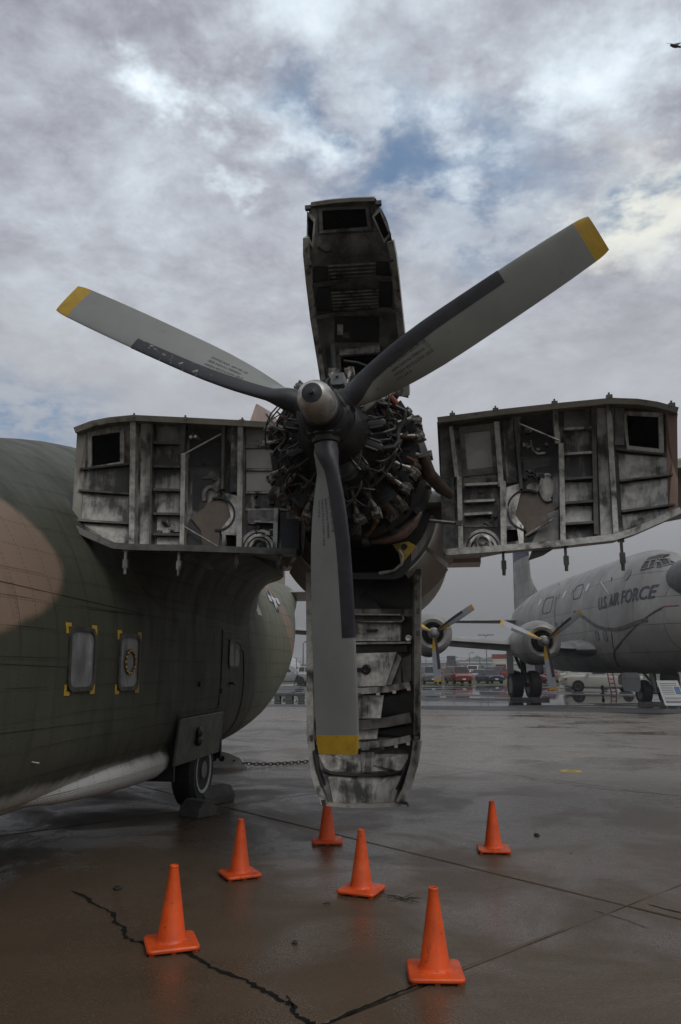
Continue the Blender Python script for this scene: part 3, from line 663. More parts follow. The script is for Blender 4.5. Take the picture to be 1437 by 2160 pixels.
# ------------------------------------------------------------------ wing, nacelle, tail
m, t, b = new_mat('wing_skin'); M['wing'] = m; p = pos(t); X_, Y_, Z_ = t.sep(p)
wv = t.m('MULTIPLY', t.m('SUBTRACT', t.noise(p, 1.0, 4, .55), .5), 1.2)
tn = t.rng(t.m('ADD', t.m('ADD', Y_, t.m('MULTIPLY', X_, .25)), wv), 9.4, 9.6)
nz = t.sep(t.node('ShaderNodeNewGeometry').outputs['Normal'])[2]
c = t.mix(tn, (.11, .112, .085), (.25, .185, .15))
c, nb = skin_nodes(t, p, c, .45, .6, ('x', 'y')); t.put(b.inputs['Base Color'], c); t.put(b.inputs['Normal'], nb); b.inputs['Roughness'].default_value = .45
def foil(c0, zc, x, chord, th, n=22, droop=0):
    out = []
    for k in range(2 * n):
        u = .5 * (1 - math.cos(math.pi * (k if k <= n else 2 * n - k) / n))
        yt = 5 * th * (.2969 * math.sqrt(u) - .126 * u - .3516 * u * u + .2843 * u**3 - .1036 * u**4)
        zz = yt * .62 if k <= n else -yt * .38
        out.append(Vector((x, c0 + u * chord, zc + zz * chord - droop * max(0, u - .72) ** 2 * chord)))
    return out
q = MB(); q.loft([foil(7.05, 3.16, x, 4.25, .20) for x in (-9.7, -4.85, -3.0, -1.8, -.9, .20)]); wing = q.build('wing', 'wing', plane_root, True, 40)
q = MB(); q.loft([foil(7.05 + (x - .23) * .12, 3.19 + (x - .23) * .15, x, 4.05 - (x - .23) * .30, .195) for x in (.23, 1.5, 3, 6, 8, 9.5)]); q.build('outer_wing', 'wing', plane_root, True, 40)
q = MB(); q.loft([foil(7.05 + (9.9 + x) * -.10, 3.19 - (9.7 + x) * .085, x, 4.05 + (9.7 + x) * .2, .195) for x in (-9.73, -12, -15, -21)]); q.build('outer_wing', 'wing', plane_root, True, 40)
# drooped flap below the trailing edge of the centre section
q = MB(); q.loft([[(x, 10.35, 3.12), (x, 10.6, 3.20), (x, 11.35, 3.15), (x, 11.40, 3.11), (x, 11.32, 3.085), (x, 10.45, 3.04)] for x in (-3.1, -1.7, .17, .22)]); q.build('flap', simple('flap_pink_tan', (.52, .42, .365), .45, 0, .1, 2, .03, 20, .08), wing, True, 40)
# root fillet between wing and hull
q = MB(); rings = []
for s_ in [6.7 + .3 * i for i in range(19)]:
    u = max(0, min(1, (s_ - 6.7) / 1.0)); u2 = max(0, min(1, (12.1 - s_) / 1.6)); g = math.sin(u * math.pi / 2) * math.sin(u2 * math.pi / 2) + .001
    r_ = .75 * g; zc = 3.02 - .02 * (s_ - 8); xs = F123.side(s_, zc - r_).x; arc = []
    for k in range(9):
        a = k / 8; xx = F123.side(s_, zc - r_ * (1 - a)).x; e = (1 - math.cos(a * math.pi / 2)) * r_ * .95
        arc.append(Vector((xx + e + .004, s_, zc - r_ + r_ * math.sin(a * math.pi / 2) if False else zc - r_ * (1 - math.sin(a * math.pi / 2) * .98))))
    rings.append(arc + [Vector((arc[-1].x, s_, zc + .12)), Vector((FC + 1.2, s_, zc + .12)), Vector((FC + 1.2, s_, zc - r_))])
q.loft(rings); q.build('wing_fillet', 'camo', wing, True, 45)
# nacelle behind the engine
m, t, b = new_mat('nacelle_skin'); M['nac'] = m; p = pos(t)
wv = t.noise(p, 1.1, 4, .5); c = t.mix(t.rng(wv, .46, .54), (.46, .445, .42), (.42, .40, .37))
c, nb = skin_nodes(t, p, c, .16, .42, ('x', 'y'), .45); t.put(b.inputs['Base Color'], c); t.put(b.inputs['Normal'], nb); b.inputs['Roughness'].default_value = .4
q = MB(); rings = []
for s_, r_, zc in ((7.22, .66, 3.12), (7.5, .73, 2.95), (7.9, .765, 2.86), (8.5, .76, 2.87), (9.3, .68, 2.95), (10.3, .5, 3.08), (11.2, .28, 3.2), (11.8, .06, 3.3)):
    rings.append([(HX + r_ * math.cos(k * math.pi / 24), s_, zc + r_ * math.sin(k * math.pi / 24)) for k in range(48)])
q.loft(rings); nac = q.build('nacelle', 'nac', plane_root)
q = MB(); q.lathe([(.655, 0), (.655, .05), (.12, .06), (0, .06)], (HX, 7.14, 3.22), (0, 1, 0), 40); q.build('firewall', 'black', plane_root)
# cowl flaps standing out along the lower rim of the nacelle
for k, (a0, a1) in enumerate(((-8, -30), (-33, -56), (-124, -147), (-150, -172))):
    q = MB(); mf = lambda a, b_, w: Vector((HX + (.70 + b_ * .22 + w) * math.cos(R(a)), 6.98 + b_ * .42, 3.08 + (.70 + b_ * .22 + w) * math.sin(R(a))))
    q.cbox(mf, a0, a1, 0, 1, 0, .012, 8, 3); q.build('cowl_flap', 'palegrey', nac)
# tail
q = MB(); rings = []
for z_, y0, y1, th in ((3.5, 14.6, 20.6, .20), (5.0, 15.6, 20.6, .19), (7.2, 16.75, 20.6, .16), (8.0, 17.4, 20.4, .12), (8.25, 18.7, 20.2, .03)):
    c_ = y1 - y0; rings.append([(FC + th * math.sin(2 * math.pi * k / 20) * (1 if k else 1), y0 + c_ * (.5 - .5 * math.cos(2 * math.pi * k / 20)), z_) for k in range(20)])
M['finskin'] = simple('tail_tan', (.27, .185, .145), .5, 0, .12, 1.2, .03, 20, .12, (.14, .12, .095), 1.5)
q.loft(rings); q.build('tail_fin', 'finskin', plane_root, True, 50)
q = MB(); q.loft([foil(17.6, 3.38, x, 2.5, .11) for x in (-8.3, -4.85, -1.4, -1.3)]); q.build('tailplane', 'palegrey', plane_root, True, 40)
for k in range(24):
    q = MB(); q.box((-4.0 + k * .11, 20.14, 3.36), (.035, .06, .03)); q.build('trailing_tooth', 'blackmetal', plane_root) if k > 6 else None
# ================================================================== engine
def pol(r, deg, y): return Vector((HX + r * math.cos(R(deg)), HY + y, HZ + r * math.sin(R(deg))))
O = (HX, HY, HZ)
q = MB(); q.lathe([(.10, .10), (.20, .12), (.225, .18), (.23, .30), (.27, .36), (.29, .42), (.34, .50), (.37, .56), (.38, .70), (.33, .80), (.30, 1.20), (.36, 1.3), (.40, 1.5), (.30, 1.7), (.30, 2.05), (0, 2.05)], O, (0, 1, 0), 36)
eng = q.build('engine', 'blackmetal', plane_root)
for k in range(18):
    q = MB(); q.cyl(pol(.315, k * 20 + 5, .44), pol(.318, k * 20 + 5, .475), .014, None, 6); q.build('case_bolt', 'case', eng)
# finned cylinders in two rows of nine
prof = [(.07, 0)]
for k in range(15):
    z0 = .01 + k * .011; prof += [(.088, z0), (.088, z0 + .004), (.074, z0 + .0045), (.074, z0 + .0105)]
for k in range(9):
    z0 = .18 + k * .014; rr = .108 - abs(k - 3) * .003; prof += [(rr, z0), (rr, z0 + .006), (rr - .02, z0 + .0065), (rr - .02, z0 + .0135)]
prof += [(.07, .31), (.03, .325), (0, .328)]
cyl_me = MB().lathe(prof, n=18).mesh('cylinder', True, 30); cyl_me.materials.append(M['fin'])
def radial(deg, y, r):
    e = Vector((math.cos(R(deg)), 0, math.sin(R(deg)))); a = Vector((0, 1, 0)); s_ = a.cross(e)
    mt = Matrix((s_, a, e)).transposed().to_4x4(); mt.translation = pol(r, deg, y); return mt
q = MB()                                                    # rocker cover: rounded box with bolt bosses, local +z outwards
q.loft([[(x * f, y * f2, z) for x, y in rrect(-.036, .036, -.05, .05, .02, 3)] for f, f2, z in ((1, 1, -.03), (1, 1, .03), (.92, .94, .042), (.6, .75, .05))])
for sx in (-1, 1):
    for sy in (-.9, 0, .9): q.cyl((sx * .034, sy * .045, -.02), (sx * .034, sy * .045, .052), .0115, None, 7)
q.cyl((0, -.05, 0), (0, -.075, -.01), .021, .018, 9); q.cyl((0, 0, .05), (0, 0, .062), .016, .013, 8)
rock_me = q.mesh('rocker_cover', True, 30); rock_me.materials.append(M['rocker'])
q = MB(); q.loft([[(x, y, z) for x, y in rrect(-.075, .075, -.012, .012, .006, 2)] for z in (0, .19)]); q.box((-.04, -.016, .12), (.03, .012, .05)); q.box((.03, -.02, .15), (.06, .02, .012)); q.cyl((.02, -.01, .08), (.02, -.04, .08), .016, None, 8)
baf_me = q.mesh('baffle', True, 30); baf_me.materials.append(M['black'])
rnde = random.Random(11)
for row, (yy, off) in enumerate(((.80, 90), (1.14, 110))):
    for k in range(9):
        dg = off + k * 40
        obj('cylinder', cyl_me, None, eng, radial(dg, yy, .30))
        for sg in (-1, 1):
            mt = radial(dg + sg * 6.2, yy - .04 + row * .02, .612) @ Matrix.Rotation(sg * .25, 4, 'Y') @ Matrix.Rotation(.25, 4, 'X') @ Matrix.Scale(.86, 4)
            obj('rocker_cover', rock_me, None, eng, mt)
            if row == 0 or sg == 1:
                p0, p1 = pol(.335, dg + sg * 5, .60 + row * .1), pol(.585, dg + sg * 7.2, yy - .11)
                t_ = MB(); t_.cyl(p0, p1, .0135, None, 8); d_ = p1 - p0
                t_.cyl(p0, p0 + d_ * .12, .020, .017, 8); t_.cyl(p1 - d_ * .14, p1, .017, .021, 8); t_.cyl(p0 + d_ * .55, p0 + d_ * .60, .0185, None, 8)
                t_.build('pushrod_tube', 'tube', eng)
        obj('baffle', baf_me, None, eng, radial(dg + 20, yy - .02, .40))
        # spark plug leads from the ignition ring
        for sg in (-1, 1):
            a0 = dg + sg * 9 + rnde.uniform(-4, 4); p0 = pol(.40, a0, .52); p3 = pol(.53, dg + sg * 4, yy - .12)
            m1 = pol(.46, a0 + sg * rnde.uniform(2, 8), .50 + rnde.uniform(-.06, .02)); m2 = pol(.535, dg + sg * 9, yy - .22)
            pts = [p0 * (1 - u)**3 + m1 * 3 * u * (1 - u)**2 + m2 * 3 * u * u * (1 - u) + p3 * u**3 for u in [i / 9 for i in range(10)]]
            t_ = MB(); t_.tube(pts, .0075, 6); t_.cyl(p3, pol(.50, dg + sg * 4, yy - .07), .013, None, 8); t_.build('plug_lead', 'wire', eng)
# little painted marks on a few baffles and heads
for dg, r_ in ((28, .52), (2, .53), (-38, .50), (152, .55), (-15, .58)):
    p0 = pol(r_, dg, .70); q = MB(); q.box(p0, (.09, .012, .014), Matrix.Rotation(-R(dg - 15), 3, 'Y')); q.build('painted_mark', 'redmark', eng)
# ignition ring and oil lines
def circ(r, y, n=48, a0=0, a1=360): return [pol(r, a0 + (a1 - a0) * i / n, y) for i in range(n + 1)]
q = MB(); q.tube(circ(.405, .545), .021, 9); q.build('ignition_ring', 'blackmetal', eng)
q = MB(); q.tube(circ(.455, .60, 30, -60, 60), .016, 8); q.build('oil_line', 'case', eng)
for a0, a1, r0, r1, w, mt in ((62, -35, .24, .52, .020, 'blackmetal'), (40, -20, .26, .44, .009, 'wire'), (150, 205, .30, .48, .010, 'wire'), (165, 230, .26, .50, .012, 'blackmetal'), (20, -60, .28, .47, .008, 'wire'), (200, 250, .30, .5, .008, 'wire'), (52, -10, .3, .47, .012, 'case'), (-45, -95, .30, .56, .009, 'wire')):
    pts = [pol(r0 + (r1 - r0) * math.sin(i / 14 * math.pi) + .04 * math.sin(i * 1.3), a0 + (a1 - a0) * i / 14, .34 + .22 * math.sin(i / 14 * math.pi)) for i in range(15)]
    q = MB(); q.tube(pts, w, 8); q.build('hose', mt, eng)
q = MB(); q.cyl(pol(.50, 33, .45), pol(.515, 26, .48), .027, None, 10); q.build('hose_clamp', 'redmark', eng)
rh = random.Random(21)
for k in range(24):                                        # the tangle of small pipes and leads across the face of the engine
    a0 = rh.uniform(0, 360); a1 = a0 + rh.uniform(-70, 70); r0, r1 = rh.uniform(.26, .42), rh.uniform(.42, .64); y0, y1 = rh.uniform(.35, .6), rh.uniform(.5, .85); w_ = rh.uniform(-.06, .06); n_ = 12
    pts = [pol(r0 + (r1 - r0) * f + w_ * math.sin(f * 6), a0 + (a1 - a0) * f * f, y0 + (y1 - y0) * f - .08 * math.sin(math.pi * f)) for f in [i / n_ for i in range(n_ + 1)]]
    q = MB(); q.tube(pts, rh.choice((.005, .006, .007, .009)), 6); q.build('hose', rh.choice(('wire', 'wire', 'wire', 'black', 'blackmetal', 'case')), eng)
# magnetos and distributors on the nose case
for dg, mt in ((8, 'case'), (-22, 'case'), (168, 'blackmetal'), (38, 'rocker'), (205, 'blackmetal'), (-52, 'blackmetal')):
    q = MB(); mm = radial(dg, .40, .27)
    q.loft([[mm @ Vector((x * f, y * f, z)) for x, y in rrect(-.037, .037, -.045, .045, .022, 4)] for f, z in ((1, -.02), (1.05, .05), (.95, .10), (.6, .125))])
    for sx in (-1, 1):
        for sy in (-1, 1): q.cyl(mm @ Vector((sx * .034, sy * .04, 0)), mm @ Vector((sx * .034, sy * .04, .10)), .011, None, 6)
    q.build('magneto', mt, eng)
# propeller governor on top, pale box on a stalk
gp = at(715, 806, Y=HY + .25); q = MB()
q.loft([[Vector((gp.x + x, gp.y + yy, gp.z + z)) for x, z in rrect(-.05 * f, .05 * f, -.048 * f, .048 * f, .016, 4)] for f, yy in ((.9, -.07), (1, -.06), (1, .06), (.95, .07))]); q.cyl(gp + Vector((0, -.07, .02)), gp + Vector((0, -.10, .02)), .013, .010, 8); q.cyl(gp, pol(.22, 75, .32), .045, None, 12)
q.build('governor', 'greybox', eng)
# small gold shims and lower oil sump
q = MB(); q.tube([pol(.40, a, .56) for a in range(-100, -60, 6)], .022, 8); q.build('sump_band', 'yellowgoo', eng)
q = MB(); q.lathe([(.05, 0), (.10, .02), (.12, .1), (.11, .2), (.05, .24), (0, .24)], pol(.30, -72, .36), (0, 1, 0), 16); q.build('oil_sump', 'blackmetal', eng)
q = MB(); pts = [pol(.28 + .10 * math.sin(i / 12 * math.pi), -40 - i * 6, .30) for i in range(13)]; q.tube(pts, .006, 6); q.build('hose', 'wire', eng)
# exhaust: short pipes from each front cylinder and the long tailpipe on the right
for k in range(9):
    dg = 90 + k * 40; q = MB(); q.tube([pol(.52, dg + 14, .86), pol(.60, dg + 16, .98), pol(.61, dg + 18, 1.20), pol(.56, dg + 18, 1.55)], [.034, .036, .038, .04], 10); q.build('exhaust_stub', 'exhaust', eng)
e0 = [at(893, 960, Y=6.05), at(905, 1000, Y=6.15), at(930, 1028, Y=6.3), at(951, 1045, Y=6.45)]
q = MB(); q.tube(e0, [.045, .058, .056, .035], 14); q.build('tailpipe', 'exhaust', eng)
q = MB(); q.tube([at(160 * 0 + 573, 1048, Y=6.35), at(585, 1035, Y=6.25), at(600, 1020, Y=6.1)], [.04, .055, .05], 12); q.build('tailpipe', 'exhaust', eng)
# grey plate between the blades and a hanging loom
q = MB(); q.poly(lambda a, b_, w: at(a, b_, Y=6.62 - w), [(760, 842), (800, 828), (800, 866), (785, 885), (745, 880)], 0, .01); q.build('grey_plate', 'greybox', eng)
# engine mount and the gear below the engine
for a in (35, 75, 105, 145, 215, 250, 290, 325):
    q = MB(); q.tube([pol(.40, a, 1.35), pol(.60, a, 2.05)], .022, 8); q.build('mount_strut', 'blackmetal', eng)
# lower accessory bay: oil cooler scoop, yellow bracket, burnt plates
q = MB(); mf = lambda a, b_, w: at(a, b_, Y=6.75 - w)
q.ring(mf, rrect(690, 868, 1130, 1222, 40, 6), rrect(700, 852, 1142, 1208, 34, 6), -.35, .02); q.build('oil_cooler_duct', 'black', eng)
q = MB(); q.poly(mf, rrect(700, 852, 1142, 1208, 34, 6), -.36, -.34); q.build('oil_cooler_core', 'opening_shade', eng)
q = MB(); q.tube([mf(800, 1210, .03), mf(832, 1204, .03), mf(848, 1190, .03), mf(850, 1172, .03), mf(842, 1160, .03)], .016, 10); q.build('duct_bead', 'rail', eng)
q = MB(); q.poly(mf, [(828, 1148), (862, 1142), (880, 1152), (868, 1165), (856, 1180), (846, 1190), (842, 1168)], .02, .04); q.build('bracket', 'yellowgoo', eng)
q = MB(); q.cyl(mf(853, 1153, .03), mf(853, 1153, .05), .028, None, 12); q.build('bracket_eye', 'black', eng)
q = MB(); pts = [mf(780, 1142, .12), mf(815, 1138, .12), mf(850, 1122, .12), mf(872, 1102, .12), mf(888, 1080, .12)]
q.tube(pts, [.02, .045, .06, .05, .02], 10); q.build('collector_pipe', 'redexh', eng) if False else q.build('collector_pipe', 'exhaust_pink', eng) if 'exhaust_pink' in M else q.build('collector_pipe', simple('scorched_pink', (.21, .145, .115), .5, .2, .3, 12, .2, 40, .4), eng)
for k in range(7):
    q = MB(); a0 = -30 - k * 18; q.tube([pol(.62 - .03 * (k % 2), a0, 1.0), pol(.66, a0 - 9, 1.15), pol(.62, a0 - 15, 1.45)], .018, 8); q.build('drain_line', ('blackmetal', 'case', 'yellowgoo')[k % 3], eng)
# fretted black skirt round the rear of the engine
q = MB(); q.lathe([(.60, 1.36), (.655, 1.40), (.665, 1.62), (.66, 2.0), (.62, 2.0), (.62, 1.4)], O, (0, 1, 0), 44); q.build('rear_shroud', 'black', eng)
for k in range(16):
    a = k * 22.5 + 8; q = MB(); q.box(pol(.67, a, 1.5), (.05, .16, .05), Matrix.Rotation(-R(a), 3, 'Y')); q.build('shroud_clip', ('case', 'rocker')[k % 3 == 0], eng)

# ================================================================== propeller
hub = MB(); hub.lathe([(.08, -.16), (.135, -.15), (.15, -.10), (.19, -.07), (.20, .05), (.16, .10), (.12, .16), (.12, .3)], O, (0, 1, 0), 32)
hubo = hub.build('propeller_hub', 'black', plane_root)
q = MB(); q.lathe([(.066, -.468), (.074, -.462), (.092, -.444), (.112, -.405), (.121, -.36), (.124, -.30), (.124, -.18), (.118, -.15), (0, -.15)], O, (0, 1, 0), 40); q.build('hub_dome', 'dome', hubo)
q = MB(); q.lathe([(0, -.498), (.012, -.498), (.014, -.482), (.022, -.476), (.055, -.474), (.066, -.470), (.072, -.460), (.06, -.45), (0, -.45)], O, (0, 1, 0), 32); q.build('dome_cap', 'boot', hubo)
q = MB(); q.lathe([(.126, -.20), (.134, -.196), (.134, -.165), (.126, -.16)], O, (0, 1, 0), 40); q.build('dome_ring', 'blackmetal', hubo)
TH0 = 32.4
BT = [(.10, .15, 66, .15), (.22, .165, 60, .145), (.34, .24, 50, .11), (.42, .265, 46, .092), (.55, .295, 40, .072), (.71, .325, 35, .058), (1.0, .345, 29, .043), (1.5, .342, 24, .030), (2.0, .325, 20, .022), (2.29, .298, 17, .016)]
def bsec(r, f, front, th):                                   # f: 0 trailing .. 1 leading edge ; front True = camera side
    c_, be, tk = interp(BT, r); rd = max(0., min(1., (.42 - r) / .2)); rd = rd * rd * (3 - 2 * rd)
    if r > 2.16:                                             # rounded tip corners
        e = (r - 2.16) / .13; c_ *= 1 - .10 * e**3
    u = 1 - f
    yt = 5 * tk * (.2969 * math.sqrt(max(u, 0)) - .126 * u - .3516 * u * u + .2843 * u**3 - .1036 * u**4)
    yy = yt * 1.0 if front else -yt * .45
    ang = math.acos(max(-1, min(1, 2 * f - 1))); yr = (.5 if front else -.5) * math.sin(ang) * c_ * .95
    yy = yy * (1 - rd) + yr * rd
    x = (f - .5) * c_; cb, sb = math.cos(R(be)), math.sin(R(be))
    er = Vector((math.cos(th), 0, math.sin(th))); et = Vector((-math.sin(th), 0, math.cos(th))); fw_ = Vector((0, -1, 0))
    ch_ = et * cb + fw_ * sb; nr = fw_ * cb - et * sb
    return Vector(O) + er * r + ch_ * x + nr * yy, nr
labels = ('propeller blade pointing up right over the open top cowl', 'propeller blade pointing up left with its black boot worn to bare metal', 'propeller blade pointing straight down with yellow tip in front of the lower cowl')
NF = 14
for k in range(3):
    th = R(TH0 + 120 * k)
    rs_ = [.10, .16, .22, .28, .34, .41, .48, .56, .65, .75, .9, 1.05, 1.2, 1.35, 1.5, 1.65, 1.8, 1.95, 2.165]
    def rings(rl, off=0.0, f0=None):
        out = []
        for r in rl:
            ring = []
            for i in range(2 * NF):
                j = i if i <= NF else 2 * NF - i; f = .5 * (1 - math.cos(math.pi * j / NF)); fr = i <= NF
                if f0 is not None: f = f0(r) + (1 - f0(r)) * f
                p_, nr = bsec(r, f, fr, th); ring.append(p_ + nr * (off if fr else -off) + (bsec(r, 1, True, th)[0] - bsec(r, .5, True, th)[0]).normalized() * off * (2 * f - 1))
            out.append(ring)
        return out
    q = MB(); q.loft(rings(rs_)); bl = q.build('propeller_blade', 'blade', plane_root, True, 40); bl['label'] = labels[k]
    q = MB(); q.loft(rings([2.165, 2.19, 2.21, 2.23, 2.25, 2.27, 2.284])); q.build('yellow_tip', 'yellow', bl, True, 40)
    f0 = lambda r: interp([(.17, .26), (.24, .44), (.32, .57), (.42, .64), (.7, .68), (1.0, .715), (1.6, .725)], r)[0]
    q = MB(); q.loft(rings([.17, .22, .28, .34, .41, .48, .56, .65, .75, .9, 1.05, 1.2, 1.35, 1.5, 1.55], .0025, f0)); q.build('deicing_boot', 'boot_chip' if k == 1 else 'boot', bl, True, 40)
    # root clamp and counterweight
    er = Vector((math.cos(th), 0, math.sin(th))); q = MB(); q.lathe([(.10, .05), (.115, .07), (.115, .15), (.10, .165), (.095, .20), (.08, .21)], O, er, 24)
    et = Vector((-math.sin(th), 0, math.cos(th)))
    for sg in (-1, 1):
        for hh in (.085, .135): q.cyl(Vector(O) + er * hh + et * (sg * .10) + Vector((0, -.085, 0)), Vector(O) + er * hh + et * (sg * .10) + Vector((0, .04, 0)), .02, None, 8)
    q.build('blade_clamp', 'blackmetal', hubo)
    # stencilled data lines, set along the blade
    lines = (('DWG.NO. 6917F-18', 'SER.NO.N-79R516', 'HIGH 93.0 LOW 20.0', 'HV-24.0'), ('DWG.NO. 6917F-18', 'SER.NO.N-79R842', 'HIGH 93.0 LOW 20.0', 'HV-24.0'), ('DWG. 6917F-18', 'SER.NO.N-79R840', 'HIGH 93.0 LOW 10.0', 'HV-24.0'))[k]
    for li, tx in enumerate(lines):
        vs, fs = text_mesh(tx, .031, 'LEFT', 1.15)
        r0 = {0: .56, 1: .98, 2: .60}[k]; q = MB(); vv = []
        for (a, b_) in vs:
            if k == 1: r_, f = r0 - a, .66 - (li * .042 * -1 + b_ * -1) / .32 * -1 - .12 + .02
            else: r_, f = r0 + a, .63 - (li * .042 - b_) / .32
            if k == 1: f = .40 + (li * .042 - b_) / .32
            p_, nr = bsec(r_, max(.02, min(.98, f)), True, th); vv.append(p_ + nr * .002)
        q.add(vv, fs); q.build('stencil_line', 'stencil', bl, False)
q = MB(); vs, fs = text_mesh('2', .04); q.add([(lambda pn: pn[0] + pn[1] * .002)(bsec(.40 + a, .30 + b_ / .3, True, R(TH0))) for a, b_ in vs], fs); q.build('stencil_line', 'stencil', [o for o in plane_root.children if o.name == 'propeller_blade'][0], False)

# ================================================================== cowl panels swung open
class Petal:
    def __init__(s, e0, e1, dep, sag, nrm, name, label, mat='soot'):
        s.e0, s.e1, s.dep, s.sag, s.n = e0, e1, dep, sag, Vector(nrm).normalized(); s.name = name; s.cache = {}; s.flat = False
        s.k0 = [at(x, y, Y=interp(dep, u)[0]) for u, x, y in e0]; s.k1 = [at(x, y, Y=interp(dep, u)[0]) for u, x, y in e1]
        s.t0 = [(e0[i][0], *s.k0[i]) for i in range(len(e0))]; s.t1 = [(e1[i][0], *s.k1[i]) for i in range(len(e1))]
        q = MB(); nu, nv = 40, 20
        q.cbox(s.P, 0, 1, 0, 1, -.03, 0, nu, nv); s.o = q.build('cowl_panel', mat, plane_root, True, 60); s.o['label'] = label
        s.vis = True
    def P(s, u, v, w=0.):
        if u < 0 or u > 1:
            e = 0. if u < 0 else 1.; i_ = .01 if u < 0 else .99; a, b_ = s.P(e, v, w), s.P(i_, v, w)
            return a + (b_ - a) * ((u - e) / (i_ - e))
        a, b_ = Vector(interp(s.t0, u)), Vector(interp(s.t1, u)); c_ = 1 - (2 * v - 1) ** 2
        sg = s.sag * max(-.2, c_) * (1 if u < .82 else 1 - .45 * ((u - .82) / .18) ** 2)
        return a.lerp(b_, v) - s.n * (sg - w)
    def uv(s, x, y):
        key = (round(x, 1), round(y, 1))
        if key in s.cache: return s.cache[key]
        u, v = .5, .5
        for _ in range(12):
            p0 = pj(s.P(u, v)); pu = pj(s.P(u + .002, v)); pv = pj(s.P(u, v + .002))
            J = np.array([[pu[0] - p0[0], pv[0] - p0[0]], [pu[1] - p0[1], pv[1] - p0[1]]]) / .002
            d = np.linalg.solve(J, np.array([x - p0[0], y - p0[1]])); u = min(1.08, max(-.08, u + d[0])); v = min(1.08, max(-.08, v + d[1]))
            if abs(d[0]) + abs(d[1]) < 1e-4: break
        s.cache[key] = (u, v); return u, v
    def px(s, x, y, w): return s.P(*s.uv(x, y), w)
    def bar(s, name, x0, y0, x1, y1, wd, h, mat, w0=-.002, n=8, horiz=None):
        """a strip from (x0,y0) to (x1,y1), wd pixels wide, h metres proud"""
        L = math.hypot(x1 - x0, y1 - y0); nx, ny = -(y1 - y0) / L, (x1 - x0) / L
        mf = lambda a, b_, w: s.px(x0 + (x1 - x0) * a + nx * b_, y0 + (y1 - y0) * a + ny * b_, w)
        h = h * 1.6 if h >= .035 else h
        q = MB(); q.cbox(mf, 0, 1, -wd / 2, wd / 2, w0, h, n, 1); return q.build(name, mat, s.o, True, 30)
    def path(s, name, pts, wd, h, mat, w0=-.002, sub=1):
        q = MB(); rings = []; P_ = pts
        for i, (x, y) in enumerate(P_):
            a, b_ = P_[max(0, i - 1)], P_[min(len(P_) - 1, i + 1)]; L = math.hypot(b_[0] - a[0], b_[1] - a[1]) or 1; nx, ny = -(b_[1] - a[1]) / L * wd / 2, (b_[0] - a[0]) / L * wd / 2
            rings.append([s.px(x + nx, y + ny, w0), s.px(x + nx, y + ny, h), s.px(x - nx, y - ny, h), s.px(x - nx, y - ny, w0)])
        q.loft(rings); return q.build(name, mat, s.o, True, 30)
    def plate(s, name, x0, y0, x1, y1, h, mat, w0=-.002, n=6):
        q = MB(); q.cbox(s.px, x0, x1, y0, y1, w0, h, n, n); return q.build(name, mat, s.o, True, 30)
    def shape(s, name, out, h, mat, w0=-.002):
        q = MB(); q.poly(s.px, out, w0, h); return q.build(name, mat, s.o, True, 30)
    def hole(s, name, out, inn, plate_h, mat, fmat, h=.018):
        q = MB(); q.ring(s.px, out, inn, -.004, h); q.build(name + '_frame', fmat, s.o, True, 30)
        q = MB(); q.poly(s.px, inn, -.004, plate_h); q.build(name, mat, s.o, False)  # flat plate in the frame; black ones paint an opening's shade
    def rod(s, name, pts, r, mat):
        q = MB(); q.tube([s.px(x, y, w) for x, y, w in pts], r, 8); return q.build(name, mat, s.o)
    def rivets(s, x0, y0, x1, y1, n, w=.004, r=.006, mat='raildark'):
        q = MB()
        for i in range(n):
            f = (i + .5) / n; x, y = x0 + (x1 - x0) * f, y0 + (y1 - y0) * f; q.cyl(s.px(x, y, w), s.px(x, y, w + .006), r, r * .6, 6)
        return q.build('rivet_row', mat, s.o)
def quad(x0, y0, x1, y1, x2, y2, x3, y3, k=3):
    P_ = [(x0, y0), (x1, y1), (x2, y2), (x3, y3)]; out = []
    for i in range(4):
        a, b_ = P_[i], P_[(i + 1) % 4]
        for j in range(k): out.append((a[0] + (b_[0] - a[0]) * j / k, a[1] + (b_[1] - a[1]) * j / k))
    return out
def arc(cx, cy, rx, ry, a0, a1, n=12): return [(cx + rx * math.cos(R(a0 + (a1 - a0) * i / n)), cy + ry * math.sin(R(a0 + (a1 - a0) * i / n))) for i in range(n + 1)]
FWD = (0, -1, 0)

# ---- left panel
A = Petal([(0, 640, 1170), (.25, 520, 1166), (.5, 400, 1163), (.74, 282, 1161), (.80, 252, 1158), (1, 150, 1112)], [(0, 640, 908), (.25, 515, 899), (.5, 398, 893), (.72, 290, 888), (.90, 205, 899), (1, 162, 914)],
    [(0, 6.85), (.8, 6.58), (1, 6.45)], .14, FWD, 'left', 'sooty cowl panel swung open on the left with a square black duct in its corner')
for x, wd, y0, y1, h, mt in ((287, 11, 893, 1158, .05, 'rail'), (311, 24, 895, 1156, .022, 'sootlight'), (326, 4, 895, 1156, .05, 'raildark'), (392, 9, 960, 1160, .05, 'rail'), (392, 10, 900, 958, .05, 'raildark'), (498, 14, 902, 1040, .035, 'soot'), (512, 11, 902, 1163, .055, 'rail'), (476, 6, 902, 1035, .05, 'raildark'), (586, 9, 1075, 1163, .05, 'rail')):
    A.bar('frame_rib', x + 1, y0, x - 2, y1, wd, h, mt, n=12)
for y in (938, 987, 1036, 1086, 1129):
    A.bar('stiffener', 330, y, 386, y + 1, 5, .045, 'raildark', n=5)
for i, (y0, y1) in enumerate(((900, 935), (941, 984), (990, 1033), (1040, 1083), (1090, 1126), (1133, 1157))):
    A.plate('bay_panel', 332, y0, 384, y1, .006, ('sootdark', 'soot', 'soot', 'sootlight', 'sootlight', 'sootwhite')[i])
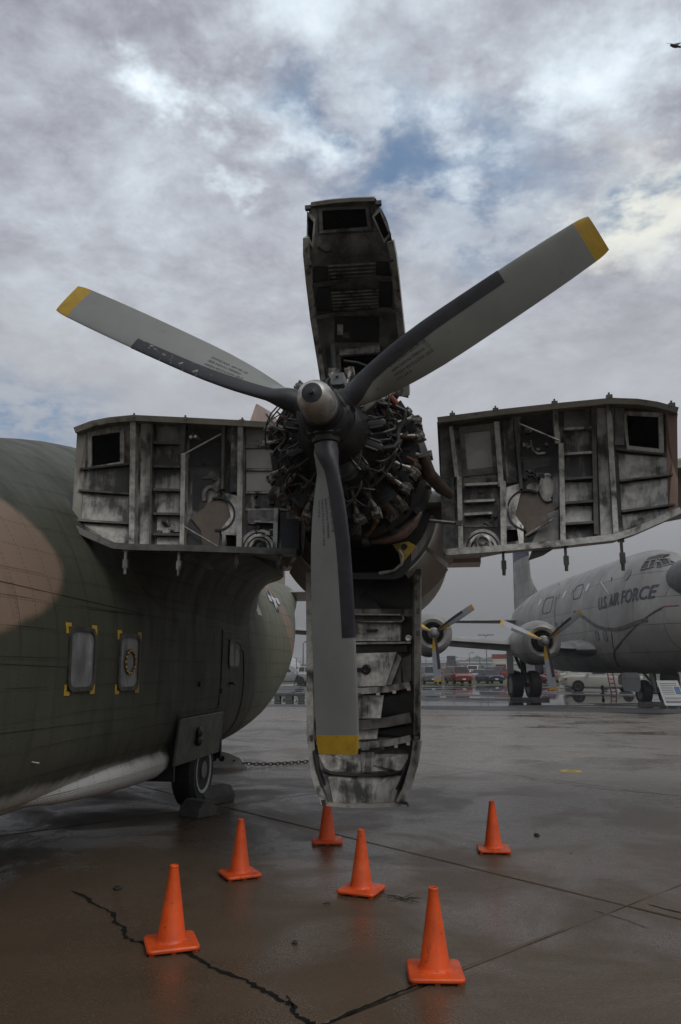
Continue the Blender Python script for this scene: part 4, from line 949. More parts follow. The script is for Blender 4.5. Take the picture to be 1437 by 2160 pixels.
for (x0, y0, x1, y1) in ((174, 992, 281, 981), (172, 1036, 281, 1044), (168, 1099, 279, 1106)):
    A.bar('stiffener', x0, y0, x1, y1, 4, .035, 'raildark', n=6)
for i, P_ in enumerate((quad(178, 996, 280, 986, 281, 1040, 175, 1032), quad(175, 1042, 280, 1048, 279, 1102, 171, 1095), quad(172, 1104, 278, 1110, 275, 1152, 240, 1148))):
    A.shape('bay_panel', P_, .005, ('soot', 'sootlight', 'sootlight')[i])
A.hole('air_duct', quad(187, 913, 264, 903, 264, 982, 187, 994), quad(195, 921, 255, 912, 255, 975, 195, 985), .002, 'opening_shade', 'rail')
A.rivets(191, 918, 191, 990, 9); A.rivets(191, 990, 260, 979, 8); A.rivets(260, 908, 260, 978, 8)
A.hole('edge_duct', quad(182, 898, 248, 887, 242, 893, 190, 905), quad(188, 898, 243, 889, 239, 892, 193, 903), .010, 'opening_shade', 'lip', .02)
A.plate('bay_panel', 400, 905, 470, 985, .004, 'black'); A.plate('bay_panel', 404, 992, 466, 1090, .02, 'soot')
A.shape('patch', [(412, 1000), (440, 1004), (458, 1012), (452, 1022), (428, 1018), (422, 1040), (420, 1075), (410, 1078), (408, 1030)], .024, 'black', .019)
A.path('patch_bead', arc(448, 1048, 16, 20, 150, 330, 10), 7, .035, 'sootdark', .018); A.path('patch_bead', [(428, 1010), (446, 1008), (460, 1014)], 5, .034, 'raildark', .018)
A.shape('keyhole', arc(463, 1086, 33, 32, 205, 510, 22) + [(466, 1118), (464, 1160), (430, 1160), (426, 1120), (404, 1092)], .028, 'brown', .01)
A.shape('bracket_plate', [(478, 1042), (505, 1048), (506, 1120), (506, 1132), (470, 1128), (470, 1116), (490, 1108), (498, 1090), (494, 1068), (480, 1056)], .038, 'sootwhite', .01)
A.path('keyhole_rim', arc(463, 1086, 35, 34, 250, 460, 16), 4, .05, 'black', .01)
A.rod('stay_rod', [(393, 962, .06), (472, 921, .08)], .009, 'rail'); A.rod('stay_rod', [(390, 1111, .06), (466, 1156, .08)], .008, 'rail')
A.shape('gusset', [(400, 1095), (425, 1122), (440, 1160), (398, 1160)], .02, 'black')
A.hole('latch_box', quad(472, 1126, 508, 1126, 508, 1163, 472, 1163), quad(479, 1130, 502, 1130, 502, 1158, 479, 1158), .004, 'opening_shade', 'sootlight', .045)
for i, (y0, y1) in enumerate(((906, 940), (947, 988), (995, 1036), (1044, 1072))):
    A.plate('bay_panel', 520, y0, 610, y1, .004, ('palegrey', 'palegrey', 'palegrey', 'soot')[i]) ; A.bar('stiffener', 520, y1 + 3, 612, y1 + 3, 5, .02, 'rail', n=5); A.rivets(522, y1 + 1, 608, y1 + 1, 24, .02, .005)
A.plate('bay_panel', 524, 1076, 580, 1106, .02, 'sootdark'); A.bar('stiffener', 540, 1102, 584, 1104, 4, .04, 'rail')
A.plate('bay_panel', 520, 1110, 582, 1162, .004, 'black')
for rr, mt in ((38, 'rail'), (29, 'sootwhite'), (20, 'rail')): A.path('arch_bead', arc(549, 1160, rr, rr * 1.05, 180, 360, 14), 6, .05 - rr * .0006, mt)
q = MB(); q.lathe([(.07, 0), (.07, .03), (.05, .045), (.03, .03), (.02, .03), (.02, .06), (0, .06)], A.px(549, 1152, .0), (0, -1, 0), 18); q.build('boss', 'raildark', A.o)
A.plate('end_plate', 596, 1096, 634, 1168, .05, 'black')
# ---- right panel
B = Petal([(0, 935, 1172), (.25, 1055, 1164), (.5, 1175, 1154), (.74, 1292, 1142), (.82, 1330, 1128), (1, 1432, 1084)], [(0, 922, 890), (.25, 1050, 874), (.5, 1170, 861), (.72, 1285, 850), (.90, 1380, 857), (1, 1430, 872)],
    [(0, 6.85), (.8, 6.72), (1, 6.60)], .17, FWD, 'right', 'sooty cowl panel swung open on the right with a tan painted outer lip')
for x, wd, y0, y1, h, mt, dx in ((945, 26, 893, 1168, .02, 'sootdark', 8), (958, 9, 905, 1010, .05, 'rail', 12), (971, 10, 1010, 1166, .055, 'rail', 4), (1052, 11, 895, 1030, .05, 'rail', 10), (1061, 12, 1020, 1162, .06, 'rail', 2), (1075, 22, 888, 1020, .03, 'soot', 10), (1092, 6, 888, 1035, .05, 'raildark', 14), (1172, 11, 870, 940, .05, 'rail', 6), (1184, 11, 940, 1152, .05, 'rail', 4), (1252, 9, 862, 1130, .05, 'raildark', 6), (1274, 24, 862, 1142, .022, 'sootlight', 10), (1290, 6, 862, 1140, .045, 'raildark', 12), (1289, 11, 858, 1142, .05, 'rail', 16)):
    B.bar('frame_rib', x - dx / 2, y0, x + dx / 2, y1, wd, h, mt, n=12)
B.hole('access_frame', quad(968, 902, 1046, 893, 1056, 998, 978, 1006), quad(980, 914, 1034, 907, 1040, 985, 986, 992), .006, 'palegrey', 'sootdark', .02)
B.rivets(974, 908, 984, 1000, 12, .018); B.rivets(1040, 900, 1050, 994, 12, .018); B.rivets(980, 1000, 1052, 992, 10, .018)
for y in (1026, 1061, 1088): B.bar('stiffener', 980, y, 1050 - (y - 1026) * .2, y - 3, 5, .045, 'rail', n=5)
for i, (y0, y1) in enumerate(((1008, 1022), (1030, 1057), (1065, 1085), (1092, 1112))): B.plate('bay_panel', 980, y0, 1050, y1, .006, ('sootdark', 'soot', 'sootdark', 'sootdark')[i])
for rr, mt in ((38, 'rail'), (29, 'sootwhite'), (19, 'rail')): B.path('arch_bead', arc(1018, 1160, rr, rr * 1.05, 180, 360, 14), 6, .05 - rr * .0006, mt)
q = MB(); q.lathe([(.08, 0), (.08, .035), (.055, .05), (.03, .03), (.02, .03), (.02, .06), (0, .06)], B.px(1018, 1146, .0), (0, -1, 0), 18); q.build('boss', 'rail', B.o)
B.plate('bay_panel', 1098, 885, 1168, 962, .004, 'black'); B.plate('bay_panel', 1104, 968, 1166, 1060, .012, 'black'); B.shape('patch', [(1104, 972), (1160, 966), (1158, 984), (1130, 986), (1112, 1010), (1104, 1012)], .018, 'soot', .011)
B.path('patch_bead', [(1120, 935), (1124, 950), (1134, 958), (1150, 956)], 4, .02, 'rail', .003); B.path('patch_bead', [(1112, 945), (1122, 940), (1120, 930)], 4, .02, 'rail', .003)
B.shape('patch', arc(1154, 1030, 14, 26, 0, 345, 22), .032, 'soot', .011); B.shape('patch', arc(1125, 1030, 15, 10, 0, 345, 18), .028, 'soot', .011); B.path('patch_bead', arc(1154, 1030, 15, 28, 60, 300, 16), 4, .04, 'rail', .011)
B.shape('keyhole', arc(1112, 1078, 40, 40, 95, 330, 20) + [(1148, 1058), (1152, 1068), (1180, 1068), (1160, 1085), (1148, 1110), (1130, 1122), (1112, 1132)], .02, 'brown', .006)
B.path('keyhole_rim', arc(1112, 1078, 42, 42, 95, 300, 18), 4, .05, 'black', .006)
B.shape('bracket_plate', [(1068, 1030), (1094, 1022), (1100, 1034), (1084, 1044), (1073, 1062), (1072, 1085), (1082, 1104), (1104, 1112), (1104, 1160), (1096, 1160), (1094, 1118), (1066, 1118)], .036, 'sootwhite', .006)
B.hole('latch_box', quad(1064, 1112, 1100, 1108, 1100, 1150, 1064, 1154), quad(1069, 1117, 1094, 1114, 1094, 1142, 1069, 1146), .004, 'opening_shade', 'sootlight', .042)
B.shape('gusset', [(1150, 1085), (1178, 1075), (1178, 1140), (1122, 1146)], .02, 'sootdark'); B.rod('stay_rod', [(1092, 897, .06), (1176, 934, .08)], .009, 'rail'); B.rod('stay_rod', [(1108, 1132, .05), (1166, 1098, .08)], .009, 'rail')
for y in (910, 962, 1014, 1064, 1108): B.bar('stiffener', 1188, y, 1250, y - 4, 5, .045, 'rail' if y < 1000 else 'raildark', n=5)
for i, (y0, y1) in enumerate(((868, 905), (914, 957), (966, 1009), (1018, 1059), (1068, 1103), (1112, 1138))): B.plate('bay_panel', 1190, y0, 1248, y1, .006, ('sootdark', 'soot', 'soot', 'sootlight', 'sootlight', 'soot')[i])
B.hole('air_duct', quad(1312, 868, 1398, 872, 1400, 958, 1322, 950), quad(1321, 877, 1388, 881, 1390, 948, 1326, 941), .002, 'opening_shade', 'rail')
B.rivets(1316, 872, 1322, 946, 9); B.rivets(1326, 946, 1396, 953, 8); B.rivets(1393, 876, 1395, 950, 8)
B.plate('bay_panel', 1296, 862, 1316, 940, .02, 'sootdark')
B.hole('edge_duct', quad(1322, 846, 1398, 856, 1390, 864, 1334, 856), quad(1329, 849, 1391, 857, 1386, 861, 1337, 855), .010, 'opening_shade', 'lip', .02)
for (x0, y0, x1, y1) in ((1300, 951, 1398, 961), (1306, 1017, 1416, 1003), (1310, 1081, 1420, 1066)): B.bar('stiffener', x0, y0, x1, y1, 4, .035, 'raildark', n=6)
for i, P_ in enumerate((quad(1304, 958, 1408, 966, 1413, 1000, 1307, 1012), quad(1308, 1021, 1416, 1008, 1420, 1062, 1311, 1076), quad(1312, 1086, 1420, 1072, 1420, 1086, 1316, 1130))): B.shape('bay_panel', P_, .005, 'sootlight')
B.shape('lip_skin', quad(1404, 866, 1428, 876, 1430, 1078, 1410, 1082), .012, 'tan')
A.shape('lip_skin', quad(164, 916, 184, 912, 172, 1100, 152, 1108), .012, 'lip')
# long edge rails, latches and hooks of both side panels
def edges(P_, top, bot, mtop, mbot):
    P_.path('edge_rail', top, 12, .10, mtop, -.03); P_.path('edge_rail', bot, 13, .13, mbot, -.03)
edges(A, [(640, 907), (515, 899), (398, 893), (290, 888), (240, 893), (205, 900), (168, 914)], [(632, 1168), (520, 1164), (400, 1160), (290, 1158), (252, 1155), (200, 1133), (152, 1109)], 'lip', 'raildark')
edges(B, [(924, 893), (1050, 877), (1170, 864), (1285, 853), (1340, 855), (1380, 861), (1424, 873)], [(940, 1169), (1055, 1161), (1175, 1151), (1292, 1138), (1332, 1125), (1380, 1104), (1428, 1082)], 'lip', 'rail')
def hook(P_, x, y, ln, mt):
    q = MB(); c_ = P_.px(x, y, .1); k = 1 / 245
    q.box(c_ + Vector((0, 0, -ln * .25 * k)), (.022, .02, ln * .5 * k)); q.box(c_ + Vector((.002, 0, -ln * .62 * k)), (.042, .03, ln * .32 * k)); q.cyl(c_ + Vector((.003, 0, -ln * .7 * k)), c_ + Vector((0, 0, -ln * k)), .017, .014, 8)
    for sx in (-1, 1): q.box(c_ + Vector((sx * .02, 0, -.01)), (.008, .03, .06))
    q.build('hanging_latch', mt, P_.o, True, 30)
for x, y, ln in ((1060, 1160, 58), (1189, 1150, 58), (1305, 1138, 68)): hook(B, x, y, ln, 'raildark')
for x, y, ln, mt in ((276, 1158, 60, 'rail'), (387, 1160, 62, 'rail'), (507, 1164, 42, 'raildark'), (594, 1167, 40, 'raildark')): hook(A, x, y, ln, mt)  # outer two latches take the pale material, painted as if lit
for P_, xs, yf in ((A, (290, 397, 516), lambda x: 890 + (x - 290) * .04), (B, (955, 1045, 1168, 1282, 1412), lambda x: 886 - (x - 955) * .115 if x < 1300 else 866)):
    for x in xs: q = MB(); c_ = P_.px(x, yf(x), .08); q.box(c_ + Vector((0, 0, .02)), (.05, .05, .03)); q.cyl(c_, c_ + Vector((0, 0, .06)), .009, None, 6); q.build('edge_latch', 'raildark', P_.o, False)
q = MB(); q.poly(lambda a, b_, w: at(a, b_, Y=6.74 - w), [(408, 1172), (440, 1176), (452, 1206), (436, 1198)], 0, .012); q.build('torn_plate', 'black', A.o, False)
q = MB(); q.poly(lambda a, b_, w: at(a, b_, Y=6.74 - w), [(1122, 1162), (1168, 1158), (1146, 1172), (1114, 1183)], 0, .012); q.build('torn_plate', 'raildark', B.o, False)
q = MB(); q.tube([at(905, 1098, Y=6.5), at(970, 1104, Y=6.62)], .016, 8); q.box(at(968, 1104, Y=6.6), (.05, .05, .04)); q.build('hinge_arm', 'raildark', B.o)
# ---- top panel
Tn = (0, -.79, -.61)
Tp = Petal([(0, 692, 840), (.12, 684, 790), (.4, 665, 670), (.62, 655, 590), (.78, 649, 530), (.9, 648, 470), (1, 656, 428)], [(0, 862, 840), (.12, 857, 790), (.4, 844, 650), (.62, 836, 575), (.78, 830, 525), (.9, 818, 470), (1, 792, 418)],
    [(0, 7.1), (1, 6.02)], .16, Tn, 'top', 'sooty cowl panel raised upright above the engine with black duct openings', 'sootdark')
Tp.hole('air_duct', quad(672, 438, 778, 434, 786, 484, 674, 492), quad(680, 444, 771, 440, 776, 478, 682, 486), .002, 'opening_shade', 'sootdark', .014)
Tp.hole('side_duct', quad(649, 446, 667, 462, 662, 524, 648, 500), quad(651, 456, 663, 467, 659, 512, 650, 495), .01, 'opening_shade', 'rail', .03)
Tp.hole('side_duct', quad(801, 436, 826, 494, 811, 512, 786, 456), quad(802, 446, 821, 492, 811, 504, 790, 457), .01, 'opening_shade', 'rail', .03)
for i in range(5): y = 557 + i * 8; Tp.bar('corrugation', 692 + i, y + 4, 794, y - 2, 4, .02, 'rail', n=6)
for i in range(7): y = 613 + i * 7; Tp.bar('corrugation', 699 + i, y + 4, 799, y - 2, 4, .02, 'rail', n=6)
Tp.plate('pad', 664, 562, 692, 596, .016, 'black'); Tp.plate('pad', 793, 552, 819, 580, .016, 'black'); Tp.plate('pad', 670, 606, 698, 656, .012, 'black'); Tp.plate('pad', 800, 596, 826, 648, .012, 'black')
Tp.path('hoop_frame', [(662, 602), (690, 596), (730, 591), (770, 587), (800, 584), (832, 586)], 8, .06, 'sootdark'); Tp.path('hoop_frame', [(668, 668), (700, 661), (740, 659), (780, 656), (810, 650), (840, 656)], 8, .06, 'sootdark')
Tp.plate('bay_panel', 706, 668, 800, 722, .006, 'black'); Tp.plate('patch', 712, 684, 724, 706, .012, 'sootwhite'); Tp.plate('patch', 724, 700, 740, 712, .012, 'soot')
Tp.bar('cross_bar', 718, 739, 803, 733, 11, .05, 'sootwhite', n=5); Tp.hole('carburettor_duct', quad(712, 744, 804, 738, 808, 800, 714, 804), quad(720, 750, 797, 745, 800, 790, 722, 794), .01, 'opening_shade', 'sootdark', .05)
Tp.rod('support_tube', [(704, 722, .08), (708, 770, .08), (711, 830, .10)], .026, 'greybox')
Tp.path('stain_bead', [(672, 520), (680, 528), (690, 532), (700, 530)], 4, .014, 'black'); Tp.rivets(680, 545, 810, 536, 26, .002, .005); Tp.rivets(676, 494, 800, 488, 20, .002, .005)
Tp.path('edge_rail', [(688, 830), (681, 780), (663, 670), (654, 595), (648, 535), (648, 500)], 12, .07, 'rail', -.05); Tp.path('edge_rail', [(858, 830), (854, 760), (843, 655), (835, 580), (830, 535), (824, 508)], 14, .07, 'rail', -.05)
Tp.path('lip_rail', [(658, 430), (700, 424), (745, 420), (790, 419)], 8, .05, 'lip', -.05)
for x, y in ((654, 556), (662, 640), (676, 735), (830, 545), (840, 640), (652, 438), (800, 428)):
    q = MB(); c_ = Tp.px(x, y, .05); q.box(c_, (.05, .04, .035)); q.build('edge_latch', 'raildark', Tp.o, False)
rk = random.Random(31)
for P_, boxes in ((A, ((402, 908, 468, 980), (522, 1046, 606, 1070), (334, 1092, 384, 1124), (520, 1112, 580, 1130))), (B, ((1100, 890, 1166, 958), (1106, 990, 1150, 1012), (984, 1010, 1046, 1110)))):
    for (x0, y0, x1, y1) in boxes:
        for k in range(7):
            x, y = rk.uniform(x0, x1), rk.uniform(y0, y1); w = rk.uniform(4, 14); kind = k % 3; mt = rk.choice(('raildark', 'soot', 'black', 'case', 'rail'))
            if kind == 0: P_.plate('fitting', x, y, min(x + w, x1), min(y + w * .7, y1), rk.uniform(.02, .05), mt, -.002, 1)
            elif kind == 1: P_.rod('pipe', [(x, y, .03), (min(x1, x + w), y + rk.uniform(-4, 4), .05), (min(x1, x + w * 1.6), min(y1, y + rk.uniform(4, 18)), .03)], .008, mt)
            else:
                q = MB(); q.cyl(P_.px(x, y, 0), P_.px(x, y, .05), .022, .016, 10); q.build('fitting', mt, P_.o)
# ---- bottom panel
D = Petal([(0, 655, 1190), (.3, 655, 1340), (.70, 656, 1545), (.86, 661, 1620), (1, 684, 1694)], [(0, 888, 1200), (.3, 888, 1345), (.70, 887, 1550), (.86, 878, 1615), (1, 850, 1694)],
    [(0, 7.0), (1, 6.9)], .20, FWD, 'bottom', 'long chalky cowl panel hanging down below the engine behind the vertical blade', 'sootdark')
for P_ in (quad(672, 1205, 870, 1205, 870, 1284, 672, 1284), quad(848, 1300, 870, 1300, 870, 1440, 846, 1440), quad(672, 1462, 872, 1462, 872, 1512, 672, 1514), quad(672, 1536, 872, 1530, 872, 1554, 672, 1558)): D.shape('bay_dark_sheet', P_, .002, 'black')  # thin black sheets laid in the bays between the frames
D.path('slot_bead', arc(846, 1305, 6, 7, -90, 90, 8) + [(757, 1312)], 3, .06, 'rail'); D.bar('slot_bead', 700, 1297, 846, 1298, 3, .06, 'rail', n=6); D.bar('cross_bar', 690, 1290, 848, 1290, 10, .03, 'soot', n=6)
D.plate('bay_panel', 690, 1315, 845, 1352, .02, 'sootwhite'); D.bar('handle', 775, 1330, 798, 1330, 4, .05, 'black', n=2); D.rivets(760, 1346, 842, 1346, 18, .02, .005, 'black')
D.bar('stiffener', 672, 1359, 868, 1356, 4, .05, 'rail', n=10); D.plate('bay_panel', 680, 1362, 860, 1376, .03, 'black')
D.shape('tapered_plate', quad(690, 1380, 838, 1376, 814, 1446, 705, 1450, 4), .045, 'sootwhite'); D.shape('plate_flank', quad(838, 1376, 848, 1388, 826, 1444, 814, 1446), .03, 'sootlight')
q = MB(); q.lathe([(.045, 0), (.045, .02), (.03, .028), (.02, .02), (0, .02)], D.px(775, 1412, .045), (0, -1, 0), 16); q.box(D.px(762, 1412, .06), (.07, .03, .03)); q.build('drain_valve', 'black', D.o)
for P_, mt, h in (([(672, 1448), (720, 1455), (768, 1457), (820, 1453), (866, 1444)], 'rail', .085), ([(672, 1520), (720, 1526), (768, 1528), (820, 1522), (868, 1512)], 'sootdark', .085), ([(672, 1562), (720, 1569), (768, 1571), (820, 1566), (868, 1556)], 'rail', .085)):
    D.path('hoop_frame', P_, 13 if mt == 'rail' else 20, h, mt)
for x, y in ((761, 1464), (800, 1463), (834, 1459), (864, 1453), (769, 1577), (778, 1577), (809, 1576), (838, 1572), (863, 1567)): D.plate('clip', x - 3.5, y - 3, x + 3.5, y + 3, .095, 'sootwhite', .05, 1)
D.shape('tapered_plate', quad(700, 1467, 811, 1466, 804, 1514, 715, 1516, 4), .04, 'sootwhite'); D.shape('tapered_plate', quad(715, 1536, 800, 1534, 796, 1558, 722, 1560, 4), .04, 'sootwhite')
D.shape('bay_panel', quad(826, 1466, 868, 1462, 868, 1498, 814, 1500), .004, 'soot'); D.shape('bay_panel', quad(836, 1548, 868, 1540, 868, 1552, 826, 1556), .004, 'soot')
D.shape('bay_panel', quad(846, 1390, 868, 1380, 868, 1436, 852, 1440), .004, 'sootdark')
D.shape('belly_skin', quad(672, 1592, 866, 1590, 846, 1626, 690, 1628, 5), .006, 'sootwhite'); D.shape('centre_strip', quad(762, 1586, 791, 1586, 786, 1628, 766, 1628), .03, 'sootwhite')
D.path('edge_line', [(684, 1622), (700, 1629), (740, 1633), (780, 1634), (820, 1632), (848, 1626)], 5, .035, 'black'); D.shape('nose_skin', quad(692, 1638, 846, 1636, 832, 1692, 704, 1694, 5), .008, 'sootlight')
D.path('edge_rail', [(656, 1210), (657, 1340), (658, 1545), (664, 1620), (676, 1662), (688, 1692)], 14, .08, 'rail', -.05); D.path('edge_rail', [(882, 1214), (882, 1345), (881, 1548)], 13, .08, 'rail', -.05); D.path('edge_rail', [(882, 1560), (874, 1612), (860, 1660), (845, 1690)], 17, .09, 'sootlight', -.05)
D.path('inner_bead', [(870, 1560), (864, 1600), (852, 1632), (838, 1662)], 4, .10, 'black'); D.path('inner_bead', [(668, 1580), (674, 1620), (686, 1655)], 4, .10, 'black')
D.path('lip_rail', [(688, 1694), (730, 1698), (780, 1699), (846, 1695)], 7, .05, 'lip', -.05)
q = MB(); q.lathe([(.024, 0), (.03, .02), (.022, .04), (.01, .03), (0, .03)], D.px(863, 1347, .05), (0, -1, 0), 14); q.build('white_knob', 'whitepaint', D.o)
q = MB(); q.tube([D.px(848, 1687, .08), D.px(862, 1690, .12), D.px(885, 1692, .14), D.px(898, 1695, .15)], [.02, .013, .011, .009], 8); q.build('hanging_latch', 'raildark', D.o)
for x, y in ((884, 1222), (884, 1290), (884, 1336), (884, 1448), (880, 1556), (660, 1555), (686, 1690)): q = MB(); c_ = D.px(x, y, .07); q.box(c_, (.035, .04, .045)); q.build('edge_latch', 'raildark', D.o, False)
# ================================================================== the silver cargo plane behind
FD = Vector((.186, -.9825, 0)); SD = Vector((-.9825, -.186, 0)); C0 = Vector((7.5, 44.5, 0))
def G(l, s, z): return C0 + SD * l + FD * s + Vector((0, 0, z))
big = thing('cargo_airplane', 'huge bare metal four engined cargo airplane lettered for the air force, parked at right behind', 'airplane', G(0, 0, 0))
m, t, b = new_mat('weathered_aluminium'); M['alu'] = m; p = pos(t)
# along-hull coordinate, so that the sheets run with the hull
sv = t.vm('DOT_PRODUCT', p, tuple(FD)); zz = t.sep(p)[2]
pc = t.comb(sv, zz, t.vm('DOT_PRODUCT', p, tuple(SD)))
cell = t.node('ShaderNodeTexBrick'); t.put(cell.inputs['Vector'], pc); cell.inputs['Scale'].default_value = 1.0
cell.inputs['Color1'].default_value = (.25, .243, .23, 1); cell.inputs['Color2'].default_value = (.33, .315, .29, 1); cell.inputs['Mortar'].default_value = (.12, .115, .105, 1)
cell.inputs['Mortar Size'].default_value = .016; cell.inputs['Brick Width'].default_value = 2.6; cell.inputs['Row Height'].default_value = 1.15; cell.offset = .37
c = t.mix(t.rng(t.noise(p, .35, 4, .6), .4, .65), cell.outputs[0], t.vm('MULTIPLY', cell.outputs[0], (.80, .79, .78)))
c = t.mix(t.rng(t.noise(t.vm('MULTIPLY', p, (1, 1, .25)), 2.2, 6, .7), .5, .72, 0, .6), c, t.vm('MULTIPLY', c, (.6, .58, .55)))
t.put(b.inputs['Base Color'], c); b.inputs['Metallic'].default_value = .15; t.put(b.inputs['Roughness'], t.rng(t.noise(p, 1.2, 4), .3, .7, .36, .55))
t.put(b.inputs['Normal'], t.bump(t.noise(p, 1.1, 2), .12, .05))
M['band'] = simple('fin_band_navy', (.045, .05, .085), .5, 0, .15, 2); M['letter'] = simple('faded_blue_letters', (.050, .052, .068), .6, 0, .25, 1.5)
M['smear'] = simple('dark_smear', (.085, .083, .078), .6, 0, .3, 2)
M['seam'] = simple('panel_seam', (.06, .058, .055), .6, 0, .2, 2)
M['bluegrey'] = simple('prop_blue_grey', (.30, .31, .345), .45, 0, .1, 3); M['propyel'] = simple('prop_band_yellow', (.50, .30, .012), .5, 0, .1, 3); M['propblk'] = simple('prop_boot', (.03, .03, .032), .5, 0, .2, 3)
sc = lambda v: v if v > -7 else -7 + (v + 7) * .62
H124 = Hull([(sc(q_[0]), *q_[1:]) for q_ in [(-27.5, .2, 5.2, 5.9, 2, 2), (-24, .75, 4.5, 6.25, 2, 2), (-18, 1.35, 3.2, 6.65, 2.1, 2.1), (-12, 1.85, 1.9, 6.95, 2.3, 2.2), (-7, 2.0, 1.42, 7.05, 2.4, 2.2), (0, 2.0, 1.35, 7.1, 2.4, 2.2), (5, 2.0, 1.35, 7.1, 2.4, 2.2), (7.0, 1.98, 1.36, 7.05, 2.3, 2.1), (8.4, 1.85, 1.5, 6.8, 2.2, 2.0), (9.3, 1.65, 1.75, 6.15, 2.1, 2.0), (10.0, 1.35, 2.1, 5.6, 2, 2), (10.6, .9, 2.6, 5.1, 2, 2), (10.95, .35, 3.3, 4.4, 2, 2), (11.0, .05, 3.7, 4.0, 2, 2)]], lambda l, s, z: G(l, s, z), .45)
sts = [-27.5, -26, -24, -21, -18, -15, -12, -9.5, -7, -4, -1, 2, 4, 5, 5.8, 6.4, 7, 7.5, 8, 8.4, 8.8, 9.1, 9.4, 9.7, 10, 10.3, 10.6, 10.8, 10.95, 11]
hull = H124.loft([sc(q_) for q_ in sts], 48).build('fuselage', 'alu', big, True, 50)
s2 = lambda s, z, w: H124.side(s, z, w)
def hz(x, y):                                            # hull coordinates seen at a photo point
    d = ray(x, y); best = None
    lo, hi = 28., 75.
    for i in range(400):
        Y = lo + (hi - lo) * i / 400; p_ = CP + d * (Y / d.y); r_ = p_ - C0; s_ = r_.dot(FD); l_ = r_.dot(SD); z_ = p_.z
        if s_ > 10.9 or s_ < -19: continue
        hw, zb, zt, nl, nh = interp(H124.tab, s_)
        if zb < z_ < zt:
            zm = zb + (zt - zb) * .45; hh = zt - zm if z_ > zm else zm - zb; q_ = abs(z_ - zm) / hh; n = nh if z_ > zm else nl
            if l_ < hw * (1 - q_**n) ** (1 / n) and l_ > -hw: return s_, z_
    return None
def ring124(name, x, y, r, mat, frame='seam'):
    c_ = hz(x, y)
    if not c_: return
    o_ = [(c_[0] + r * math.cos(k * math.pi / 8), c_[1] + r * math.sin(k * math.pi / 8)) for k in range(16)]
    q = MB(); q.poly(s2, o_, -.01, .02); q.build(name, mat, hull)
for x, y in ((1240, 1239), (1192, 1254), (1140, 1271)): ring124('round_window', x, y, .22, 'whitepaint')
for x, y in ((1207, 1248), (1178, 1258)): ring124('round_window', x, y, .16, 'glass')
for x, y in ((1278, 1341), (1261, 1341)) : ring124('round_window', x, y, .27, 'glass')
for x, y in ((1234, 1357), (1222, 1357), (1187, 1317), (1173, 1320), (1160, 1322), (1147, 1326), (1201, 1313)): ring124('round_window', x, y, .22, 'glass')
ring124('scanner_window', 1324, 1213, .25, 'glass')
def line124(name, pts, wd, mat, h=.012):
    P_ = [hz(x, y) for x, y in pts]; P_ = [q for q in P_ if q]
    if len(P_) < 2: return
    rings = []
    for i, (a, b_) in enumerate(P_):
        p0, p1 = P_[max(0, i - 1)], P_[min(len(P_) - 1, i + 1)]; L = math.hypot(p1[0] - p0[0], p1[1] - p0[1]) or 1; nx, nz = -(p1[1] - p0[1]) / L * wd / 2, (p1[0] - p0[0]) / L * wd / 2
        rings.append([s2(a + nx, b_ + nz, -.01), s2(a + nx, b_ + nz, h), s2(a - nx, b_ - nz, h), s2(a - nx, b_ - nz, -.01)])
    MB().loft(rings).build(name, mat, hull)
# clamshell door seam, sagging sealant smear, sheet seams, doors
line124('door_seam', [(1401, 1283), (1385, 1290), (1360, 1308), (1330, 1335), (1308, 1358), (1298, 1372), (1298, 1388), (1306, 1405)], .07, 'seam', .035)
line124('sealant_smear', [(1212, 1290), (1222, 1296), (1235, 1304), (1248, 1314), (1262, 1322), (1280, 1327), (1300, 1328), (1318, 1324), (1335, 1317), (1350, 1311), (1368, 1308)], .17, 'smear', .03)
line124('hull_seam', [(1180, 1232), (1175, 1260), (1172, 1290), (1172, 1320)], .04, 'seam', .03); line124('hull_seam', [(1292, 1218), (1290, 1270), (1292, 1340), (1296, 1368)], .04, 'seam', .03)
line124('red_trim', [(1398, 1281), (1410, 1279), (1422, 1278), (1432, 1277)], .045, 'red', .02)
for (x0, y0, x1, y1) in ((1152, 1262, 1163, 1292), (1217, 1236, 1226, 1262)):
    a, b_ = hz(x0, y0), hz(x1, y1)
    if a and b_:
        o_ = rrect(min(a[0], b_[0]), max(a[0], b_[0]), min(a[1], b_[1]), max(a[1], b_[1]), .3, 4); i_ = rrect(min(a[0], b_[0]) + .06, max(a[0], b_[0]) - .06, min(a[1], b_[1]) + .06, max(a[1], b_[1]) - .06, .26, 4)
        q = MB(); q.ring(s2, o_, i_, -.01, .012); q.build('escape_hatch', 'seam', hull)
# lettering along the side
vs, fs = text_mesh('U.S. AIR FORCE', 1.0, bold=.022)
h0, h1 = hz(1263, 1287), hz(1386, 1261); w_ = max(v[0] for v in vs); ht = max(v[1] for v in vs)
zA, zB = h0[1], h1[1]; top = hz(1384, 1233)[1] - zB
q = MB(); q.add([s2(h0[0] + (h1[0] - h0[0]) * a / w_, zA + (zB - zA) * a / w_ + b_ / ht * top, .015) for a, b_ in vs], fs); q.build('lettering', 'letter', hull, False)
